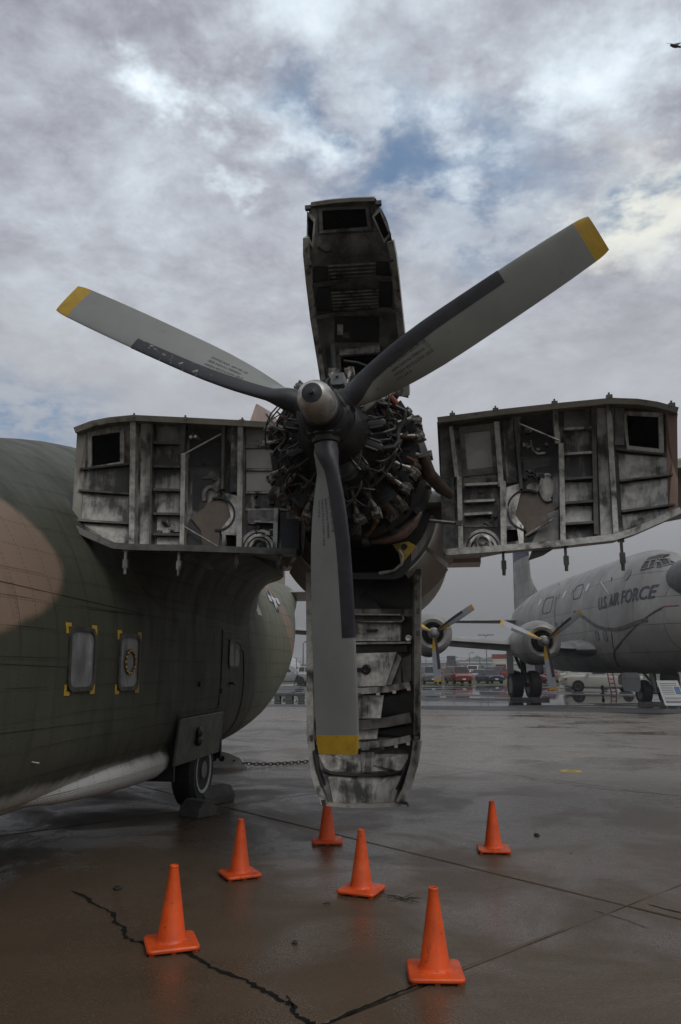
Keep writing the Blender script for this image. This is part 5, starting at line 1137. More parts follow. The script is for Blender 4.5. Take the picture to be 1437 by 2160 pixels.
# flight deck glazing
def pane(pts, mat='glass', name='cockpit_pane', wd=.06):
    P_ = [hz(x, y) for x, y in pts]
    if any(q is None for q in P_): return
    o_ = []
    for i in range(len(P_)):
        a, b_ = P_[i], P_[(i + 1) % len(P_)]
        for k in range(3): o_.append((a[0] + (b_[0] - a[0]) * k / 3, a[1] + (b_[1] - a[1]) * k / 3))
    ca = sum(p_[0] for p_ in o_) / len(o_); cb = sum(p_[1] for p_ in o_) / len(o_); i_ = [(ca + (a - ca) * .86, cb + (b_ - cb) * .86) for a, b_ in o_]
    q = MB(); q.poly(s2, i_, -.01, .01); q.build(name, mat, hull); q = MB(); q.ring(s2, o_, i_, -.02, .04); q.build('cockpit_frame', 'alu', hull)
M['cockpit'] = simple('cockpit_glass', (.035, .036, .036), .15, 0, .3, 2)
for P_ in ([(1354, 1203), (1370, 1199), (1378, 1182), (1365, 1184)], [(1371, 1199), (1386, 1196), (1394, 1180), (1379, 1182)], [(1387, 1197), (1400, 1196), (1396, 1186), (1391, 1186)], [(1397, 1179), (1413, 1178), (1425, 1191), (1404, 1195)], [(1416, 1178), (1434, 1178), (1436, 1190), (1427, 1191)]): pane(P_, 'cockpit')
line124('cockpit_roof', [(1366, 1182), (1385, 1176), (1410, 1174), (1432, 1175)], .25, 'raildark', .03)
# radome on the nose, a dark riveted drum
rc = G(.0, 10.6, 5.3); q = MB(); q.lathe([(0, 1.35), (.35, 1.3), (.68, 1.05), (.85, .6), (.9, .1), (.9, -.5), (.8, -.9)], rc, tuple(FD), 28); q.build('nose_radome', simple('radome_grey', (.10, .10, .098), .5, 0, .3, 2, .1, 10), hull)
# wings
def foil124(l, sle, chord, zc, th, n=16):
    out = []
    for k in range(2 * n):
        u = .5 * (1 - math.cos(math.pi * (k if k <= n else 2 * n - k) / n)); yt = 5 * th * (.2969 * math.sqrt(u) - .126 * u - .3516 * u * u + .2843 * u**3 - .1036 * u**4)
        out.append(G(l, sle - u * chord, zc + (yt * .6 if k <= n else -yt * .4) * chord))
    return out
wz = lambda l: 2.55 + .070 * max(0, l - 2)
for sg in (1, -1):
    q = MB(); q.loft([foil124(sg * l, 2.7 - (l - 2) * .10, 8.2 - (l - 2) * .21, wz(l), .17 - (l - 2) * .002) for l in (1.0, 3, 5, 7.5, 10.2, 13, 17, 21, 25, 26.2)]); w124 = q.build('wing', 'alu', big, True, 40)
    q = MB(); q.loft([foil124(sg * l, sc(-18.5) - (l) * .12, 4.6 - l * .25, 5.05, .11) for l in (0, 3, 6, 7.6)]); q.build('tailplane', 'alu', big, True, 40)
q = MB(); q.loft([foil124(l, 3.6 - k * .9, 9.0 - k * .8, 2.55, .22 - k * .05) for l, k in ((1.55, 0), (2.0, .2), (2.3, .7), (2.5, 1))]); q.build('wing_fairing', 'alu', big, True, 40)
# fin
q = MB(); rings = []
for z_, s0, s1, th in ((5.6, -12.5, -27.2, .25), (6.6, -15.0, -27.2, .24), (7.8, -18.0, -27, .22), (8.3, -18.8, -27, .22), (11.3, -19.6, -26.6, .2), (14.2, -20.6, -26, .15), (14.6, -21.4, -25.6, .05)):
    rings.append([G(th * math.sin(2 * math.pi * k / 20), sc(s0) + (sc(s1) - sc(s0)) * (.5 - .5 * math.cos(2 * math.pi * k / 20)), z_) for k in range(20)])
q.loft(rings); fin = q.build('tail_fin', 'alu', big, True, 50)
q = MB(); rings = []
for z_, s0, s1, th in ((9.9, -19.18, -26.72, .22), (10.9, -19.48, -26.6, .215)):
    rings.append([G(th * math.sin(2 * math.pi * k / 20), sc(s0) + (sc(s1) - sc(s0)) * (.5 - .5 * math.cos(2 * math.pi * k / 20)), z_) for k in range(20)])
q.loft(rings); q.build('fin_band', 'band', fin, True, 50)
# engines
def nacelle(l, s_, z_, rot, num):
    c_ = G(l, s_, z_); aft = -FD
    q = MB(); q.lathe([(.50, .62), (.56, .44), (.70, .38), (.87, .48), (1.0, .75), (1.05, 1.2), (1.03, 1.8), (.95, 2.6), (.85, 3.6), (.6, 5.2), (.2, 7.0)], c_, aft, 36)
    nb = q.build('engine_nacelle', 'alu', big, True, 45)
    q = MB(); q.lathe([(0, .9), (.54, .92), (.53, .56)], c_, aft, 28); q.build('intake', 'opening_shade', nb)
    for k in range(9):
        a = k * 2 * math.pi / 9; e = SD * math.cos(a) + Vector((0, 0, math.sin(a))); q = MB(); q.lathe([(.10, 0), (.10, .2), (.07, .24), (0, .25)], c_ + e * .28 + aft * .72, e, 8); q.build('cylinder', 'case', nb)
    q = MB(); q.lathe([(0, -.18), (.13, -.15), (.2, -.02), (.21, .12), (.27, .16), (.27, .34), (.16, .42), (.2, .7), (0, .72)], c_, aft, 20); hb = q.build('propeller_hub', 'steel', nb)
    for k in range(3):
        a = rot + k * 2 * math.pi / 3; er = RT2 * math.cos(a) + Vector((0, 0, math.sin(a))); et = RT2 * -math.sin(a) + Vector((0, 0, math.cos(a)))
        def sec(r, f0, f1, off=0.):
            c2, be, tk = interp([(.2, .2, 60, .2), (.45, .3, 50, .10), (.8, .36, 38, .06), (1.4, .38, 28, .035), (2.28, .34, 20, .02)], r); ch_ = et * math.cos(R(be)) + FD * math.sin(R(be)); nr = FD * math.cos(R(be)) - et * math.sin(R(be)); out = []
            for i in range(12):
                j = i if i <= 6 else 12 - i; f = f0 + (f1 - f0) * j / 6; yy = math.sin(math.pi * f) ** .6 * tk * c2 * .9 * (1 if i <= 6 else -.5)
                out.append(c_ + er * r + ch_ * ((f - .5) * c2) + nr * (yy + (off if i <= 6 else -off)))
            return out
        def piece(name, rl, f0, f1, mat, par, off=0.): return MB().loft([sec(r, f0, f1, off) for r in rl]).build(name, mat, par, True, 45)
        bld = piece('propeller_blade', (.85, 1.1, 1.4, 1.8, 2.15), 0, 1, 'bluegrey', big)
        piece('yellow_band', (.2, .35, .5, .65, .85), 0, 1, 'propyel', bld); piece('yellow_tip', (2.15, 2.22, 2.28), 0, 1, 'propyel', bld); piece('deicing_boot', (.2, .35, .5, .7, 1.0, 1.3, 1.7), .62, 1, 'propblk', bld, .006)
    q = MB(); rings = []                                     # chin scoop
    for d_, r_ in ((1.1, .35), (1.25, .5), (2.2, .52), (3.6, .3)):
        rings.append([c_ + aft * d_ + SD * (r_ * math.cos(k * math.pi / 8)) + Vector((0, 0, -.80 + .62 * r_ * math.sin(k * math.pi / 8))) for k in range(16)])
    q.loft(rings); q.build('chin_scoop', 'raildark', nb)
    if num:
        vs, fs = text_mesh(num, .5); q = MB()
        q.add([c_ + aft * (1.75 + a * .9) + SD * (math.cos(R(38) + b_ * .6) * 1.05) + Vector((0, 0, math.sin(R(38) + b_ * .6) * 1.05)) for a, b_ in vs], fs); q.build('nacelle_number', 'letter', nb, False)
RT2 = Vector((.9825, .186, 0))
nacelle(4.94, 5.5, 2.88, R(37), '101'); nacelle(10.2, 5.3, 3.27, R(33), None); nacelle(-4.94, 5.5, 2.88, R(20), None); nacelle(-10.2, 5.3, 3.27, R(10), None)
# landing gear
def wheel(c_, ax, r, w, par, name='tyre'):
    q = MB(); q.lathe([(r * .55, -w * .45), (r * .85, -w * .5), (r * .97, -w * .36), (r, 0), (r * .97, w * .36), (r * .85, w * .5), (r * .55, w * .45)], c_, ax, 28); t_ = q.build('wheel', 'rubber', par)
    q = MB(); q.lathe([(r * .56, -w * .46), (r * .5, -w * .47), (r * .3, -w * .30), (r * .15, -w * .42), (0, -w * .42)], c_, ax, 24); q.build('rim', 'steel', t_)
    q = MB(); q.lathe([(r * .56, w * .46), (r * .5, w * .47), (r * .3, w * .30), (r * .15, w * .42), (0, w * .42)], c_, ax, 24); q.build('rim', 'steel', t_)
for sg in (1, -1):
    gl = 4.85 if sg == 1 else -4.85; gs = 1.0
    for d_ in (-.47, .47): wheel(G(gl + sg * d_, gs, .74), tuple(SD), .74, .58, big)
    q = MB(); q.cyl(G(gl - .47, gs, .74), G(gl + .47, gs, .74), .10); q.cyl(G(gl, gs, .7), G(gl, gs - .2, 2.6), .13, .16, 12); q.cyl(G(gl, gs, 1.3), G(gl, gs - 1.8, 2.4), .07); q.cyl(G(gl + .2, gs, 1.6), G(gl + .4, gs - .4, 2.4), .05); q.build('gear_strut', 'blackmetal', big)
    q = MB(); q.cyl(G(gl - .15, gs - .05, 1.0), G(gl - .1, gs - .2, 2.4), .05); q.build('gear_link', 'steel', big)
    q = MB(); q.cbox(lambda a, b_, w: G(gl + sg * (.75 + w + .12 * math.sin(a * 1.5)), gs + .9 - a * .6, 1.35 + b_), 0, 2.6, 0, 1.15, 0, .04, 6, 3); q.build('gear_door', 'alu', big, True, 35)
    q = MB(); q.cbox(lambda a, b_, w: G(gl - sg * (.85 + w), gs + .6 - a * .6, 1.3 + b_), 0, 2.4, 0, 1.0, 0, .04, 4, 2); q.build('gear_door', 'blackmetal', big, True, 35)
ng = G(0, 7.0, 0)
for d_ in (-.1, .94): wheel(G(d_, 6.9, .55), tuple(SD), .55, .42, big)
q = MB(); q.cyl(G(-.1, 6.9, .55), G(.94, 6.9, .55), .08); q.cyl(G(.42, 6.9, .5), G(.42, 6.7, 1.7), .13, .15, 12); q.cyl(G(.5, 6.9, .9), G(.5, 5.6, 1.6), .06); q.build('gear_strut', 'steel', big)
for l_, s_, ln in ((1.35, 7.6, 2.0), (-.45, 7.6, 2.0)):
    q = MB(); mf = lambda a, b_, w: G(l_ + w + (.0 if l_ > 0 else 0), s_ - a, 1.42 - b_)
    q.poly(mf, rrect(0, ln, 0, .85, .25, 4), 0, .04); q.build('gear_door', 'alu', big, True, 35)
q = MB(); q.poly(lambda a, b_, w: at(a, b_, Y=40.6 - w), rrect(1304, 1347, 1421, 1446, 8, 4), 0, .05); q.build('gear_door', 'palegrey', big, True, 35)
for x_, y_ in ((-.9, .2), (.9, .2)): pass
q = MB(); q.box(G(.42, 7.65, .08), (2.2, .18, .16), Matrix.Rotation(.187, 3, 'Z')); tag(q.build('wheel_chock', 'conc_block', None, False), 'long low grey chock in front of the cargo airplane nose wheels', 'chock')
q = MB(); q.box(G(4.85, 1.95, .07), (2.0, .18, .14), Matrix.Rotation(.187, 3, 'Z')); tag(q.build('wheel_chock', 'conc_block', None, False), 'low grey chock in front of the cargo airplane main wheels', 'chock')
# pitot mast and aerials
c_ = hz(1288, 1248)
if c_:
    q = MB(); q.cyl(s2(c_[0], c_[1] - .15, 0), s2(c_[0] - .25, c_[1] + .35, .45), .03); q.build('aerial', 'whitepaint', hull)
q = MB(); q.box(G(13.6, -.3, 1.95 + .5), (.1, .5, .9)); q.build('wing_mast', 'alu', big)
q = MB(); q.box(G(3.2, -1.5, 1.75), (.1, .6, .8)); q.build('wing_mast', 'alu', big)
# ================================================================== things on the apron
def prism(name, c_, rz, prof, w, mat, lab, cat, bevel=.01):
    o = MB(); rings = [[(x, s * w / 2, z) for x, z in prof] for s in (-1, 1)]; o.loft(rings)
    ob = o.build(name, mat, None, False, 30, bevel); ob.location = c_; ob.rotation_euler = (0, 0, rz); return tag(ob, lab, cat)
c_ = at(432, 1722, z=0); prism('wheel_chock', (c_.x - .10, c_.y + .05, 0), R(60), [(-.14, 0), (.14, 0), (.13, .08), (.05, .17), (-.05, .17), (-.13, .08)], .34, 'conc_block', 'angular concrete chock nearest the camera, in front of the main wheel', 'chock')
c_ = at(462, 1702, z=0); prism('wheel_chock', (c_.x - .20, c_.y + .30, 0), R(-30), [(-.16, 0), (.16, 0), (.17, .09), (.09, .19), (-.08, .19), (-.16, .09)], .5, 'conc_block', 'concrete chock behind the main wheel, half in shadow', 'chock')
# white jacking bracket with two holes and the chain leading from it
jb = at(487, 1620, z=0); br = thing('ground_bracket', 'white painted steel bracket with two round holes at the start of a chain', 'bracket', (jb.x, jb.y, 0))
mfb = lambda a, b_, w: Vector((jb.x + a, jb.y - w, b_))
q = MB(); q.poly(mfb, [(-.42, .0), (.25, .0), (.25, .05), (.16, .16), (-.05, .24), (-.30, .28), (-.45, .22)], -.03, 0); q.build('plate', 'whitepaint', br, False)
for dx in (-.30, -.16):
    q = MB(); q.cyl(mfb(dx, .15, -.002), mfb(dx, .15, .006), .05, None, 16); q.build('hole', 'black', br, False)
q = MB(); q.box((jb.x - .1, jb.y + .15, .02), (.8, .4, .04)); q.build('foot', 'whitepaint', br, False)
q = MB(); q.cyl(mfb(.06, .12, 0), mfb(.06, .12, .04), .018, None, 8); q.build('pin', 'red', br)
ce = at(700, 1606, z=0); c1 = Vector((jb.x + .25, jb.y, .04)); chain = thing('chain', 'dark rusty chain stretched across the apron from the white bracket', 'chain', (c1.x, c1.y, 0))
q = MB(); pts = [(math.cos(a) * (.045 if abs(math.cos(a)) > .3 else .045), math.sin(a) * .026, 0) for a in [k * math.pi / 6 for k in range(13)]]; q.tube(pts, .009, 6); lk = q.mesh('link'); lk.materials.append(M['chain'])
d_ = ce - c1; nlk = int(d_.length / .068); yaw_ = math.atan2(d_.y, d_.x)
for i in range(nlk):
    f = i / nlk; p_ = c1.lerp(Vector((ce.x, ce.y, .012)), f); p_.z = .05 * (1 - f) ** 6 + .03
    obj('link', lk, None, chain, Matrix.Translation(p_) @ Matrix.Rotation(yaw_, 4, 'Z') @ Matrix.Rotation((i % 2) * math.pi / 2 + .3, 4, 'X'))
# tie-down block far back with a cable up to the wing
tb = at(611, 1479, z=0); blk = thing('tie_down_block', 'low grey concrete tie-down block with two lifting slots', 'block', (tb.x, tb.y, 0))
for dx, w_ in ((-.60, .26), (0, .34), (.60, .26)):
    q = MB(); q.box((tb.x + dx, tb.y, .16), (w_, .45, .30)); q.build('foot', 'conc_block', blk, False)
q = MB(); q.box((tb.x, tb.y, .33), (1.46, .47, .14)); q.build('top', 'conc_block', blk, False, 30, .02)
q = MB(); p0 = Vector((tb.x + .1, tb.y, .42)); p1 = at(658, 1362, Y=41.0)
pts = [p0, p0 + Vector((.3, 0, .05))] + [p0.lerp(p1, f) + Vector((.25 * math.sin(f * 3), 0, -.55 * math.sin(math.pi * f))) for f in (.25, .4, .55, .7, .85)] + [p1, p1 + Vector((1.2, .2, .55))]
q.tube(pts, .018, 6); tag(q.build('cable', 'black', None), 'thin black cable rising from the tie-down block', 'cable')
# red ladder and marker post below the cargo airplane
lb = at(1296, 1465, z=0); lt = at(1287, 1418, Y=lb.y + .9); lad = thing('ladder', 'narrow red metal ladder leaning under the cargo airplane', 'ladder', (lb.x, lb.y, 0))
for dx in (-.16, .16): q = MB(); q.cyl(lb + Vector((dx, 0, 0)), lt + Vector((dx, 0, 0)), .045, None, 8); q.build('rail', 'red', lad)
for k in range(5): p_ = lb.lerp(lt, .12 + k * .19); q = MB(); q.cyl(p_ + Vector((-.16, 0, 0)), p_ + Vector((.16, 0, 0)), .03, None, 8); q.build('rung', 'red', lad)
pb = at(1272, 1464, z=0); q = MB(); q.lathe([(.16, 0), (.16, .05), (.06, .08), (.06, .30), (.10, .32), (.10, .48), (.05, .55), (0, .55)], pb, (0, 0, 1), 14); tag(q.build('marker_post', 'blackmetal', None), 'short dark marker post beside the red ladder', 'post')
# information board
sb = Vector((at(1424, 1462, Y=34.2).x, 34.2, 0)); sg_ = thing('information_board', 'white information board with a blue picture leaning on a stand by the nose wheels', 'sign', (sb.x, sb.y, 0))
bm_ = lambda a, b_, w: Vector((sb.x + a - .22 * b_ , sb.y + .25 * b_ - w, .12 + b_))
M['board'] = simple('board_white', (.52, .52, .50), .4, 0, .06, 3); M['print'] = simple('board_print', (.16, .16, .17), .5, 0, .2, 3); M['printblue'] = simple('board_blue', (.10, .17, .30), .5, 0, .2, 5)
q = MB(); q.cbox(bm_, -.42, .42, 0, 1.0, 0, .02); q.build('panel', 'board', sg_, False)
for k in range(7):
    q = MB(); q.cbox(bm_, -.34, .12 if k > 1 else .3, .86 - k * .07, .885 - k * .07, .02, .022); q.build('text_line', 'red' if k == 0 else 'print', sg_, False)
q = MB(); q.cbox(bm_, .17, .38, .45, .75, .02, .022); q.build('picture', 'printblue', sg_, False)
for k in range(2): q = MB(); q.cbox(bm_, -.34, .34, .10 + k * .14, .19 + k * .14, .02, .022); q.build('text_line', 'print' if k == 0 else 'palegrey', sg_, False)
for dx in (-.35, .35): q = MB(); q.cyl(bm_(dx, .9, -.01), (sb.x + dx, sb.y + .7, 0), .02); q.cyl(bm_(dx, .0, -.01), (sb.x + dx, sb.y + .0, 0), .02); q.build('stand_leg', 'steel', sg_)

# ================================================================== vehicles
def paint(name, col): 
    M[name] = simple(name, col, .22, 0, .06, 2, rvar=.06); return name
for n_, c_ in (('paint_red', (.15, .026, .020)), ('paint_navy', (.022, .026, .045)), ('paint_white', (.50, .49, .44)), ('paint_grey', (.10, .105, .11)), ('paint_silver', (.30, .30, .30)), ('paint_maroon', (.10, .012, .03)), ('paint_green', (.03, .05, .04)), ('paint_blue', (.04, .07, .13)), ('paint_tan', (.25, .21, .15)), ('paint_black', (.012, .012, .013))): paint(n_, c_)
M['autoglass'] = simple('car_glass', (.02, .022, .024), .08, 0, .2, 3, rvar=.04); M['lamp'] = simple('head_lamp', (.45, .45, .43), .2, 0, .1, 3); M['amber'] = simple('amber_lamp', (.40, .11, .01), .3, 0, .1, 3); M['chrome'] = simple('chrome', (.45, .45, .45), .2, .8, .1, 3); M['plastic'] = simple('black_plastic', (.02, .02, .02), .5, 0, .2, 3)
KIND = {  # length, width, belt z, roof z, hood z, cab from / to along the length (front = 1), bumper z
 'suv': (4.7, 1.84, 1.10, 1.78, 1.08, .70, -.98), 'sedan': (4.5, 1.72, .92, 1.44, .90, .40, -.60), 'pickup': (5.3, 1.95, 1.15, 1.84, 1.13, .42, -.18), 'van': (5.2, 1.95, 1.15, 2.05, 1.15, .72, -.98)}
def car(name, lab, cat, loc, head, kind, pt, group, lift=0.0):
    L, W, zb, zr, zh, c1, c2 = KIND[kind]; hl, hw = L / 2, W / 2; wr = .36 if kind != 'sedan' else .31; z0 = wr * .75
    o = thing(name, lab, cat, loc, head, group)
    def P(mb, nm, mat, sm=True): ob = mb.build(nm, mat, None, sm, 35); ob.parent = o; return ob
    def sect(x, w, a, b_, r=.16):
        return [(x, y, z) for y, z in rrect(-w, w, a, b_, min(r, (b_ - a) * .45), 3)]
    st = [(-1, .90, z0 + .12, zb * .86), (-.985, .96, z0 + .02, zb * .94), (-.9, 1, z0 - .04, zb * .98), (-.4, 1, z0 - .06, zb), (c1 * .9, 1, z0 - .06, zb * .99), (c1 + .1, .99, z0 - .05, zh * .99), (.86, .97, z0 - .02, zh * .96), (.95, .94, z0 + .02, zh * .90), (1.0, .86, z0 + .1, zh * .76)]
    body = P(MB().loft([sect(x * hl, w * hw, a, b_) for x, w, a, b_ in st]), 'body', pt)
    ti = .80 if kind != 'van' else .86; f0, f1 = c1 * hl, (c1 - (.32 if kind != 'van' else .2)) * hl; r0, r1 = c2 * hl, (c2 + (.10 if kind != 'sedan' else .30)) * hl
    def cabpt(u, v, s): # u 0 front..1 rear, v 0 belt..1 roof, s side
        x = (f0 + (f1 - f0) * v) * (1 - u) + (r0 + (r1 - r0) * v) * u; return Vector((x, s * hw * (.95 + (ti - .95) * v), zb * .97 + (zr - zb * .97) * v))
    cab = MB(); rings = []
    for v, k in ((0, 1), (.9, 1), (.97, .96), (1.0, .86)):
        a, b_, c_, d_ = cabpt(0, v, 1), cabpt(1, v, 1), cabpt(1, v, -1), cabpt(0, v, -1); m_ = (a + b_ + c_ + d_) / 4; rings.append([Vector((m_.x + (p.x - m_.x) * k, m_.y + (p.y - m_.y) * k, p.z)) for p in (a, b_, c_, d_)])
    P(cab.loft(rings), 'cabin', pt)
    for s in (-1, 1):
        for u0, u1 in (((.10, .36), (.40, .66), (.70, .92)) if kind in ('suv', 'van') else ((.18, .50), (.54, .84)) if kind == 'sedan' else ((.18, .82),)):
            mf = lambda a, b_, w: cabpt(a, b_, s) + Vector((0, s * w, 0))
            P(MB().cbox(mf, u0, u1, .12, .86, -.01, .012), 'window', 'autoglass', False)
    mf = lambda a, b_, w: cabpt(0, b_, 1).lerp(cabpt(0, b_, -1), a) + Vector((w, 0, w * .5)); P(MB().cbox(mf, .07, .93, .08, .9, -.01, .012), 'windshield', 'autoglass', False)
    mf = lambda a, b_, w: cabpt(1, b_, 1).lerp(cabpt(1, b_, -1), a) + Vector((-w, 0, w * .5)); P(MB().cbox(mf, .1, .9, .2, .86, -.01, .012), 'rear_window', 'autoglass', False)
    for x in (.64 * hl, -.60 * hl):
        for s in (-1, 1):
            wl = P(MB().lathe([(wr * .6, -.11), (wr * .93, -.11), (wr, -.06), (wr, .06), (wr * .93, .11), (wr * .6, .11)], (x, s * (hw - .10), wr), (0, 1, 0), 20), 'wheel', 'rubber')
            rm = MB().lathe([(wr * .62, .10 * s), (wr * .55, .115 * s), (wr * .3, .07 * s), (0, .09 * s)], (x, s * (hw - .10), wr), (0, 1, 0), 16).build('rim', 'steel', None); rm.parent = wl
            P(MB().lathe([(wr * 1.16, -.02), (wr * 1.16, .02), (0, .021)], (x, s * (hw - .025), wr * 1.02), (0, 1, 0), 20), 'wheel_arch', 'plastic')
    xf = hl * .985
    for s in (-1, 1):
        P(MB().box((xf - .06, s * hw * .70, zh * .74), (.14, hw * .36, .17)), 'headlight', 'lamp', False); P(MB().box((xf - .10, s * hw * .90, zh * .74), (.16, .10, .15)), 'indicator', 'amber', False)
        P(MB().box((f0 - .12, s * (hw + .07), zb * 1.02), (.09, .16, .14)), 'mirror', pt, False); P(MB().box((-hl * .985, s * hw * .84, zb * .75), (.08, .16, .28)), 'tail_light', 'red', False)
    P(MB().box((xf - .03, 0, zh * .74), (.10, hw * .92, .20)), 'grille', 'chrome' if kind != 'sedan' else 'plastic', False)
    P(MB().box((xf - .02, 0, z0 + .20), (.18, W * .95, .20)), 'bumper', 'chrome' if kind == 'pickup' else pt, False); P(MB().box((xf + .075, 0, z0 + .22), (.02, .34, .15)), 'number_plate', 'board', False); P(MB().box((-hl + .0, 0, z0 + .22), (.16, W * .93, .18)), 'bumper', 'plastic', False)
    if kind == 'pickup':
        for s in (-1, 1): P(MB().box((-.60 * hl, s * (hw - .06), zb + .03), (.76 * hl, .08, .07)), 'bed_rail', pt, False)
    return o
GA = 'cars parked along the fence'; GB = 'cars parked in the rows behind the fence'; HD = -math.pi / 2
g = lambda x, y: at(x, y, z=0)
car('parked_car', 'red sport utility car facing the apron, second from the hanging cowl panel', 'car', at(966, 1443, z=0) + Vector((0, 2.3, 0)), HD + .28, 'suv', 'paint_red', GA)
car('parked_car', 'dark blue sedan parked beside the red sport utility car', 'car', at(1034, 1442, z=0) + Vector((0, 2.3, 0)), HD + .32, 'sedan', 'paint_navy', GA)
car('parked_car', 'dark grey car half hidden by the outer propeller of the cargo airplane', 'car', at(905, 1443, z=0) + Vector((0, 2.3, 0)), HD + .2, 'suv', 'paint_grey', GA)
car('parked_car', 'maroon car behind the main wheels of the cargo airplane', 'car', at(1133, 1442, z=0) + Vector((0, 2.3, 0)), HD + .1, 'sedan', 'paint_maroon', GA)
car('parked_car', 'red car with its side to the fence right of the inner propeller', 'car', at(1163, 1441, z=0) + Vector((0, 2.3, 0)), HD - .2, 'suv', 'paint_red', GA)
car('pickup_truck', 'old white pickup truck standing under the belly of the cargo airplane', 'truck', at(1276, 1459, z=0) + Vector((0, .9, 0)), math.pi - .06, 'pickup', 'paint_white', None)
car('parked_van', 'white van behind the old white pickup truck', 'van', at(1250, 1446, z=0) + Vector((0, 3, 0)), math.pi - .2, 'van', 'paint_white', GA)
car('pickup_truck', 'silver grey pickup truck at the left edge of the gap beside the walking person', 'truck', at(606, 1443, z=0), -.1, 'pickup', 'paint_silver', GA)
car('parked_car', 'white sport utility car behind the walking person', 'car', at(652, 1437, z=0) + Vector((0, 4, 0)), -.35, 'suv', 'paint_white', GA)
car('parked_car', 'dark green car right behind the white sport utility car on the left', 'car', at(676, 1439, z=0) + Vector((0, 9, 0)), -.6, 'sedan', 'paint_green', GA)
row = [(985, 112, 'sedan', 'paint_white', 'white sedan in the second row behind the red sport utility car'), (1010, 110, 'sedan', 'paint_silver', 'silver sedan in the second row above the dark blue sedan'), (1032, 113, 'sedan', 'paint_navy', 'navy sedan in the second row left of the red pickup'), (1056, 111, 'pickup', 'paint_red', 'red pickup truck in the second row left of the cargo airplane wheels'),
       (925, 112, 'suv', 'paint_silver', 'silver car in the second row near the outer propeller'), (946, 114, 'sedan', 'paint_blue', 'blue car in the second row left of the white sedan'), (1075, 128, 'sedan', 'paint_tan', 'tan car farther back beside the cargo airplane gear door'), (1000, 132, 'van', 'paint_white', 'white van in the third row of the car park'), (960, 134, 'sedan', 'paint_grey', 'grey sedan in the third row of the car park'), (1035, 135, 'suv', 'paint_blue', 'blue sport utility car in the third row of the car park'), (905, 130, 'sedan', 'paint_white', 'white sedan in the third row by the hanging cowl panel')]
for x, Y, kd, pt, lab in row:
    p_ = at(x, 1420, Y=Y); car('parked_car' if kd != 'van' else 'parked_van', lab, 'car' if kd != 'van' else 'van', (p_.x, Y, -.04), HD + random.uniform(-.9, .6), kd, pt, GB)
# box truck, red over white
p_ = at(1055, 1410, Y=165); bt = thing('box_truck', 'white box truck with a red roof far behind the car park', 'truck', (p_.x, 165, -.04))
q = MB(); q.box((p_.x, 165, 2.2), (3.0, 6, 3.0)); q.build('box', 'paint_white', bt, False); q = MB(); q.box((p_.x, 165, 3.85), (3.1, 6.1, .9)); q.build('roof', 'red', bt, False); q = MB(); q.box((p_.x, 161.2, 1.5), (2.4, 1.6, 2.0)); q.build('cab', 'paint_white', bt, False); q = MB(); q.box((p_.x, 160.38, 1.9), (2.0, .05, .7)); q.build('windshield', 'autoglass', bt, False)
for dx in (-1.1, 1.1):
    for yy in (161.5, 167): q = MB(); q.lathe([(.45, -.15), (.5, 0), (.45, .15)], (p_.x + dx, yy, .46), (1, 0, 0), 14); q.build('wheel', 'rubber', bt)

# ================================================================== walking person
pw = at(628, 1444, z=0)
def person(loc, rz):
    root = thing('person', 'person in a white shirt and dark trousers walking past the parked cars', 'person', loc, rz)
    sk = {'pel': (0, 0, .92, .14), 'ab': (0, 0, 1.08, .135), 'ch': (.02, 0, 1.30, .155), 'nk': (.03, 0, 1.48, .06), 'hd': (.06, 0, 1.60, .095), 'top': (.05, 0, 1.71, .085),
          'lh': (0, .10, .86, .10), 'lk': (.20, .10, .50, .065), 'la': (.26, .10, .10, .045), 'lt': (.42, .11, .05, .04), 'rh': (0, -.10, .86, .10), 'rk': (-.06, -.10, .48, .065), 'ra': (-.36, -.10, .16, .045), 'rt': (-.26, -.11, .04, .04),
          'ls': (.02, .19, 1.38, .07), 'le': (-.10, .23, 1.12, .05), 'lw': (.0, .24, .88, .036), 'lf': (.04, .24, .80, .03), 'rs': (.02, -.19, 1.38, .07), 're': (.08, -.23, 1.12, .05), 'rw': (.26, -.22, .95, .036), 'rf': (.32, -.22, .90, .03)}
    ed = [('pel', 'ab'), ('ab', 'ch'), ('ch', 'nk'), ('nk', 'hd'), ('hd', 'top'), ('pel', 'lh'), ('lh', 'lk'), ('lk', 'la'), ('la', 'lt'), ('pel', 'rh'), ('rh', 'rk'), ('rk', 'ra'), ('ra', 'rt'), ('ch', 'ls'), ('ls', 'le'), ('le', 'lw'), ('lw', 'lf'), ('ch', 'rs'), ('rs', 're'), ('re', 'rw'), ('rw', 'rf')]
    ks = list(sk); me = bpy.data.meshes.new('body'); me.from_pydata([sk[k][:3] for k in ks], [(ks.index(a), ks.index(b_)) for a, b_ in ed], [])
    o = bpy.data.objects.new('body', me); COL.objects.link(o); sm = o.modifiers.new('skin', 'SKIN'); o.modifiers.new('sub', 'SUBSURF').levels = 2; o.modifiers['sub'].render_levels = 2
    for i, k in enumerate(ks): me.skin_vertices[0].data[i].radius = (sk[k][3], sk[k][3]); me.skin_vertices[0].data[i].use_root = (k == 'pel')
    m, t, b = new_mat('shirt_and_trousers'); x_, y_, z_ = t.sep(objc(t))
    c_ = t.mix(t.rng(z_, .93, .95), (.025, .027, .035), (.45, .46, .50)); c_ = t.mix(t.rng(z_, 1.47, 1.49), c_, (.30, .19, .14)); c_ = t.mix(t.rng(z_, 1.66, 1.68), c_, (.03, .022, .018)); c_ = t.mix(t.rng(z_, .07, .09, 1, 0), c_, (.02, .02, .02)); t.put(b.inputs['Base Color'], c_); b.inputs['Roughness'].default_value = .8
    me.materials.append(m); o.parent = root
    return root
person((pw.x, pw.y, 0), math.pi + .1)

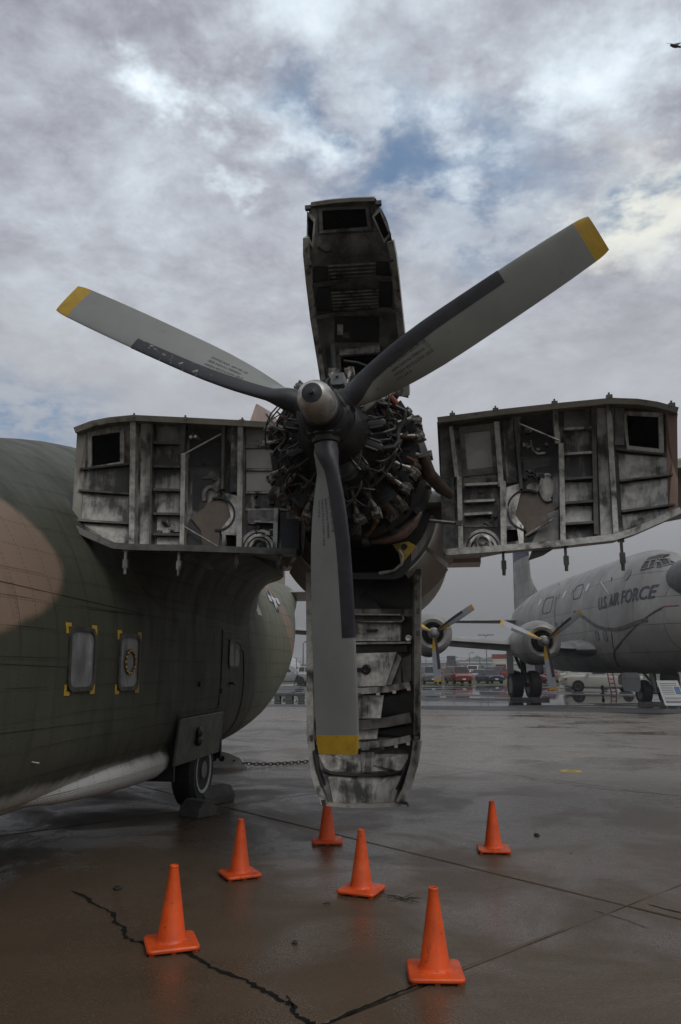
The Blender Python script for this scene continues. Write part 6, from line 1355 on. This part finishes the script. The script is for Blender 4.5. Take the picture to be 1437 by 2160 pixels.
# ================================================================== fence, poles, far things
fen = thing('chain_link_fence', 'tall chain link fence with barbed wire arms along the far edge of the apron', 'fence', (-40, 92, 0))
FY = 92.0
pq = MB(); pq.cyl((0, 0, 0), (0, 0, 2.5), .045, None, 8); pq.cyl((0, 0, 2.5), (0, -.28, 2.8), .025, None, 6); pq.cyl((0, 0, 2.5), (0, .28, 2.8), .025, None, 6); pm = pq.mesh('post'); pm.materials.append(M['steel'])
for k in range(26): obj('post', pm, None, fen, Matrix.Translation((-42 + k * 3.1, FY, 0)))
for z_, yy, r_ in ((2.42, 0, .022), (.12, 0, .015), (2.62, .14, .010), (2.78, .26, .010), (2.62, -.14, .010), (2.78, -.26, .010)):
    q = MB(); q.cyl((-42, FY + yy, z_), (35.5, FY + yy, z_), r_, None, 5); q.build('wire' if r_ < .02 else 'top_rail', 'steel', fen)
q = MB()
for k in range(-170, 145):
    for s in (-1, 1): q.cyl((k * .25, FY, .12), (k * .25 + s * 2.3, FY, 2.42), .006, None, 3, False)
mesh_ = q.build('wire_mesh', 'steel', fen, False); mesh_['kind'] = 'stuff'
def lamp_post(x, ytop, Y, heads, lab):
    p_ = at(x, ytop, Y=Y); lp = thing('light_pole', lab, 'light pole', (p_.x, Y, 0)); q = MB(); q.cyl((p_.x, Y, 0), (p_.x, Y, p_.z), .14, .08, 10); q.build('pole', 'steel', lp)
    for dx in heads: q = MB(); q.cyl((p_.x, Y, p_.z), (p_.x + dx, Y, p_.z + .15), .05, None, 6); q.box((p_.x + dx * 1.2, Y, p_.z + .15), (.7, .5, .22)); q.build('lamp_head', 'steel', lp, False)
lamp_post(640, 1356, 118, (.5,), 'tall single arm light pole seen between the airplane hull and the downward blade')
lamp_post(1025, 1341, 170, (-1.1, 1.1, -.4, .4), 'distant light pole with four lamp heads above the cargo airplane wing')
lamp_post(990, 1378, 210, (.7,), 'short far light pole behind the cargo airplane wing')
M['tent'] = simple('white_fabric', (.48, .48, .47), .7, 0, .06, 1); M['bldg'] = simple('far_wall_pale', (.36, .36, .35), .8, 0, .12, .2); M['bldgroof'] = simple('far_roof', (.22, .22, .23), .8, 0, .15, .2); M['leaf'] = simple('far_leaves', (.045, .065, .038), .9, 0, .4, .3, 0); M['soil'] = simple('bare_soil', (.11, .075, .05), .95, 0, .3, .8, .3, 4)
p_ = at(592, 1408, Y=150); q = MB(); q.lathe([(4.3, 0), (4.25, 1.0), (3.9, 2.2), (3.1, 3.2), (1.8, 3.9), (0, 4.15)], (p_.x, 150, -.04), (0, 0, 1), 36); dm = tag(q.build('dome_tent', 'tent', None), 'white dome tent beyond the fence at the left', 'tent')
def building(x0, x1, ytop, Y, dep, lab, wm='bldg'):
    a, b_ = at(x0, ytop, Y=Y), at(x1, ytop, Y=Y); h = a.z; o = thing('low_building', lab, 'building', ((a.x + b_.x) / 2, Y, -.04)); cx, w = (a.x + b_.x) / 2, b_.x - a.x
    q = MB(); q.box((cx, Y + dep / 2, h * .4), (w, dep, h * .8)); q.build('wall', wm, o, False)
    q = MB(); q.loft([[(cx + s * (w / 2 + .4), Y - .5, h * .80), (cx + s * (w / 2 + .4), Y + dep / 2, h), (cx + s * (w / 2 + .4), Y + dep + .5, h * .80), (cx + s * (w / 2 + .4), Y + dep / 2, h * .78)] for s in (-1, 1)]); q.build('roof', 'bldgroof', o, False)
    for k in range(int(w / 6)):
        q = MB(); q.box((a.x + 3 + k * 6, Y - .02, h * .42), (2.4, .12, h * .3)); q.build('window', 'autoglass', o, False)
building(880, 960, 1394, 300, 25, 'long pale hangar far away left of the red sport utility car'); building(970, 1052, 1395, 340, 30, 'wide pale building on the far horizon behind the car park'); building(1060, 1100, 1396, 320, 20, 'small pale building near the cargo airplane landing gear'); building(1290, 1437, 1396, 330, 20, 'pale long building beyond the cargo airplane nose'); building(560, 700, 1398, 310, 20, 'low pale building behind the white dome tent')
# a far airplane tail above the roofs
tf = at(952, 1392, Y=230); o = thing('distant_tail', 'dark tail of a far airplane rising above the hangar roof', 'airplane tail', (tf.x, 230, 0)); q = MB(); q.loft([[(tf.x + dx * k, 230 + dy, z) for dx, dy in ((-1.3, 0), (-.4, -.12), (1.3, 0), (-.4, .12))] for z, k in ((0, 1.6), (3.6, 1.0), (5.0, .95))]); q.build('fin', 'band', o, False); q = MB(); q.box((tf.x + .3, 230, 4.6), (3.2, 2, .2)); q.box((tf.x + .3, 230, 3.2), (2.4, 1, .18)); q.build('tailplane', 'band', o, False)
# wood on the horizon
rw = random.Random(5); q = MB(); ico = []
bmi = bmesh.new(); bmesh.ops.create_icosphere(bmi, subdivisions=2, radius=1); iv = [v.co.copy() for v in bmi.verts]; bmi.verts.ensure_lookup_table(); fi = [tuple(v.index for v in f.verts) for f in bmi.faces]; bmi.free()
for k in range(420):
    Y = rw.uniform(520, 760); x = rw.uniform(-560, 560); r_ = rw.uniform(5, 9); h = rw.uniform(4, 8.5) * (1 + .35 * math.sin(x * .02) + .2 * math.sin(x * .057))
    q.add([(x + v.x * r_ * rw.uniform(.8, 1.2), Y + v.y * r_, h * .5 + v.z * h * .6 * rw.uniform(.75, 1.25)) for v in iv], fi)
wd = q.build('far_wood', 'leaf', None, False); wd['kind'] = 'stuff'; wd['label'] = 'belt of trees along the horizon'; wd['category'] = 'trees'
# soil heap and pale path on the grass
q = MB(); c_ = at(932, 1432, Y=98); rings = []
for r_, h in ((3.4, -.05), (2.8, .5), (1.9, 1.1), (.9, 1.5), (.1, 1.6)): rings.append([(c_.x + r_ * 1.5 * math.cos(k * math.pi / 10) * rw.uniform(.85, 1.1), 98 + r_ * math.sin(k * math.pi / 10) * rw.uniform(.85, 1.1), h * rw.uniform(.85, 1.1)) for k in range(20)])
q.loft(rings, True, False); tag(q.build('soil_heap', 'soil', None), 'brown heap of soil on the grass behind the outer propeller', 'soil heap')
struct(sheet('path', -140, 140, 104, 106.5, -.030, simple('gravel_path', (.26, .25, .21), .9, 0, .1, .5)))
struct(sheet('car_park', -90, 60, 109, 140, -.038, simple('car_park_gravel', (.10, .10, .09), .9, 0, .2, .4)))

# ================================================================== bird
bc = at(1424, 97, Y=13); bird = thing('bird', 'small dark bird in flight at the top right edge of the sky', 'bird', bc)
q = MB(); q.lathe([(0, -.10), (.018, -.08), (.034, -.02), (.032, .03), (.016, .07), (.02, .09), (.012, .115), (0, .12)], bc, (.8, -.2, -.5), 12); q.build('body', 'blackmetal', bird)
for s, u_ in ((-1, Vector((-.75, .1, .65))), (1, Vector((.85, -.1, .35)))):
    q = MB(); sp = [bc + Vector((0, 0, .01)), bc + u_ * .06 + Vector((0, 0, .02)), bc + u_ * .12, bc + u_ * .18 + Vector((0, 0, -.03))]
    q.loft([[p_ + Vector((.03, -.02, -.025)) * k, p_ + Vector((0, 0, .005)), p_ - Vector((.03, -.02, -.025)) * k, p_ - Vector((0, 0, .003))] for p_, k in zip(sp, (1.2, 1.1, .8, .15))]); q.build('wing', 'blackmetal', bird)

# ================================================================== damp air
hzm = bpy.data.materials.new('damp_air'); hzm.use_nodes = True; hn = hzm.node_tree; hn.nodes.clear()
pv = hn.nodes.new('ShaderNodeVolumePrincipled'); pv.inputs['Color'].default_value = (.88, .88, .875, 1); pv.inputs['Density'].default_value = .0008; pv.inputs['Anisotropy'].default_value = .2
hn.links.new(pv.outputs[0], hn.nodes.new('ShaderNodeOutputMaterial').inputs['Volume'])
q = MB(); q.box((0, 1780, 11), (5060, 4560, 30)); hz_ = q.build('haze', hzm, None, False); hz_['kind'] = 'stuff'
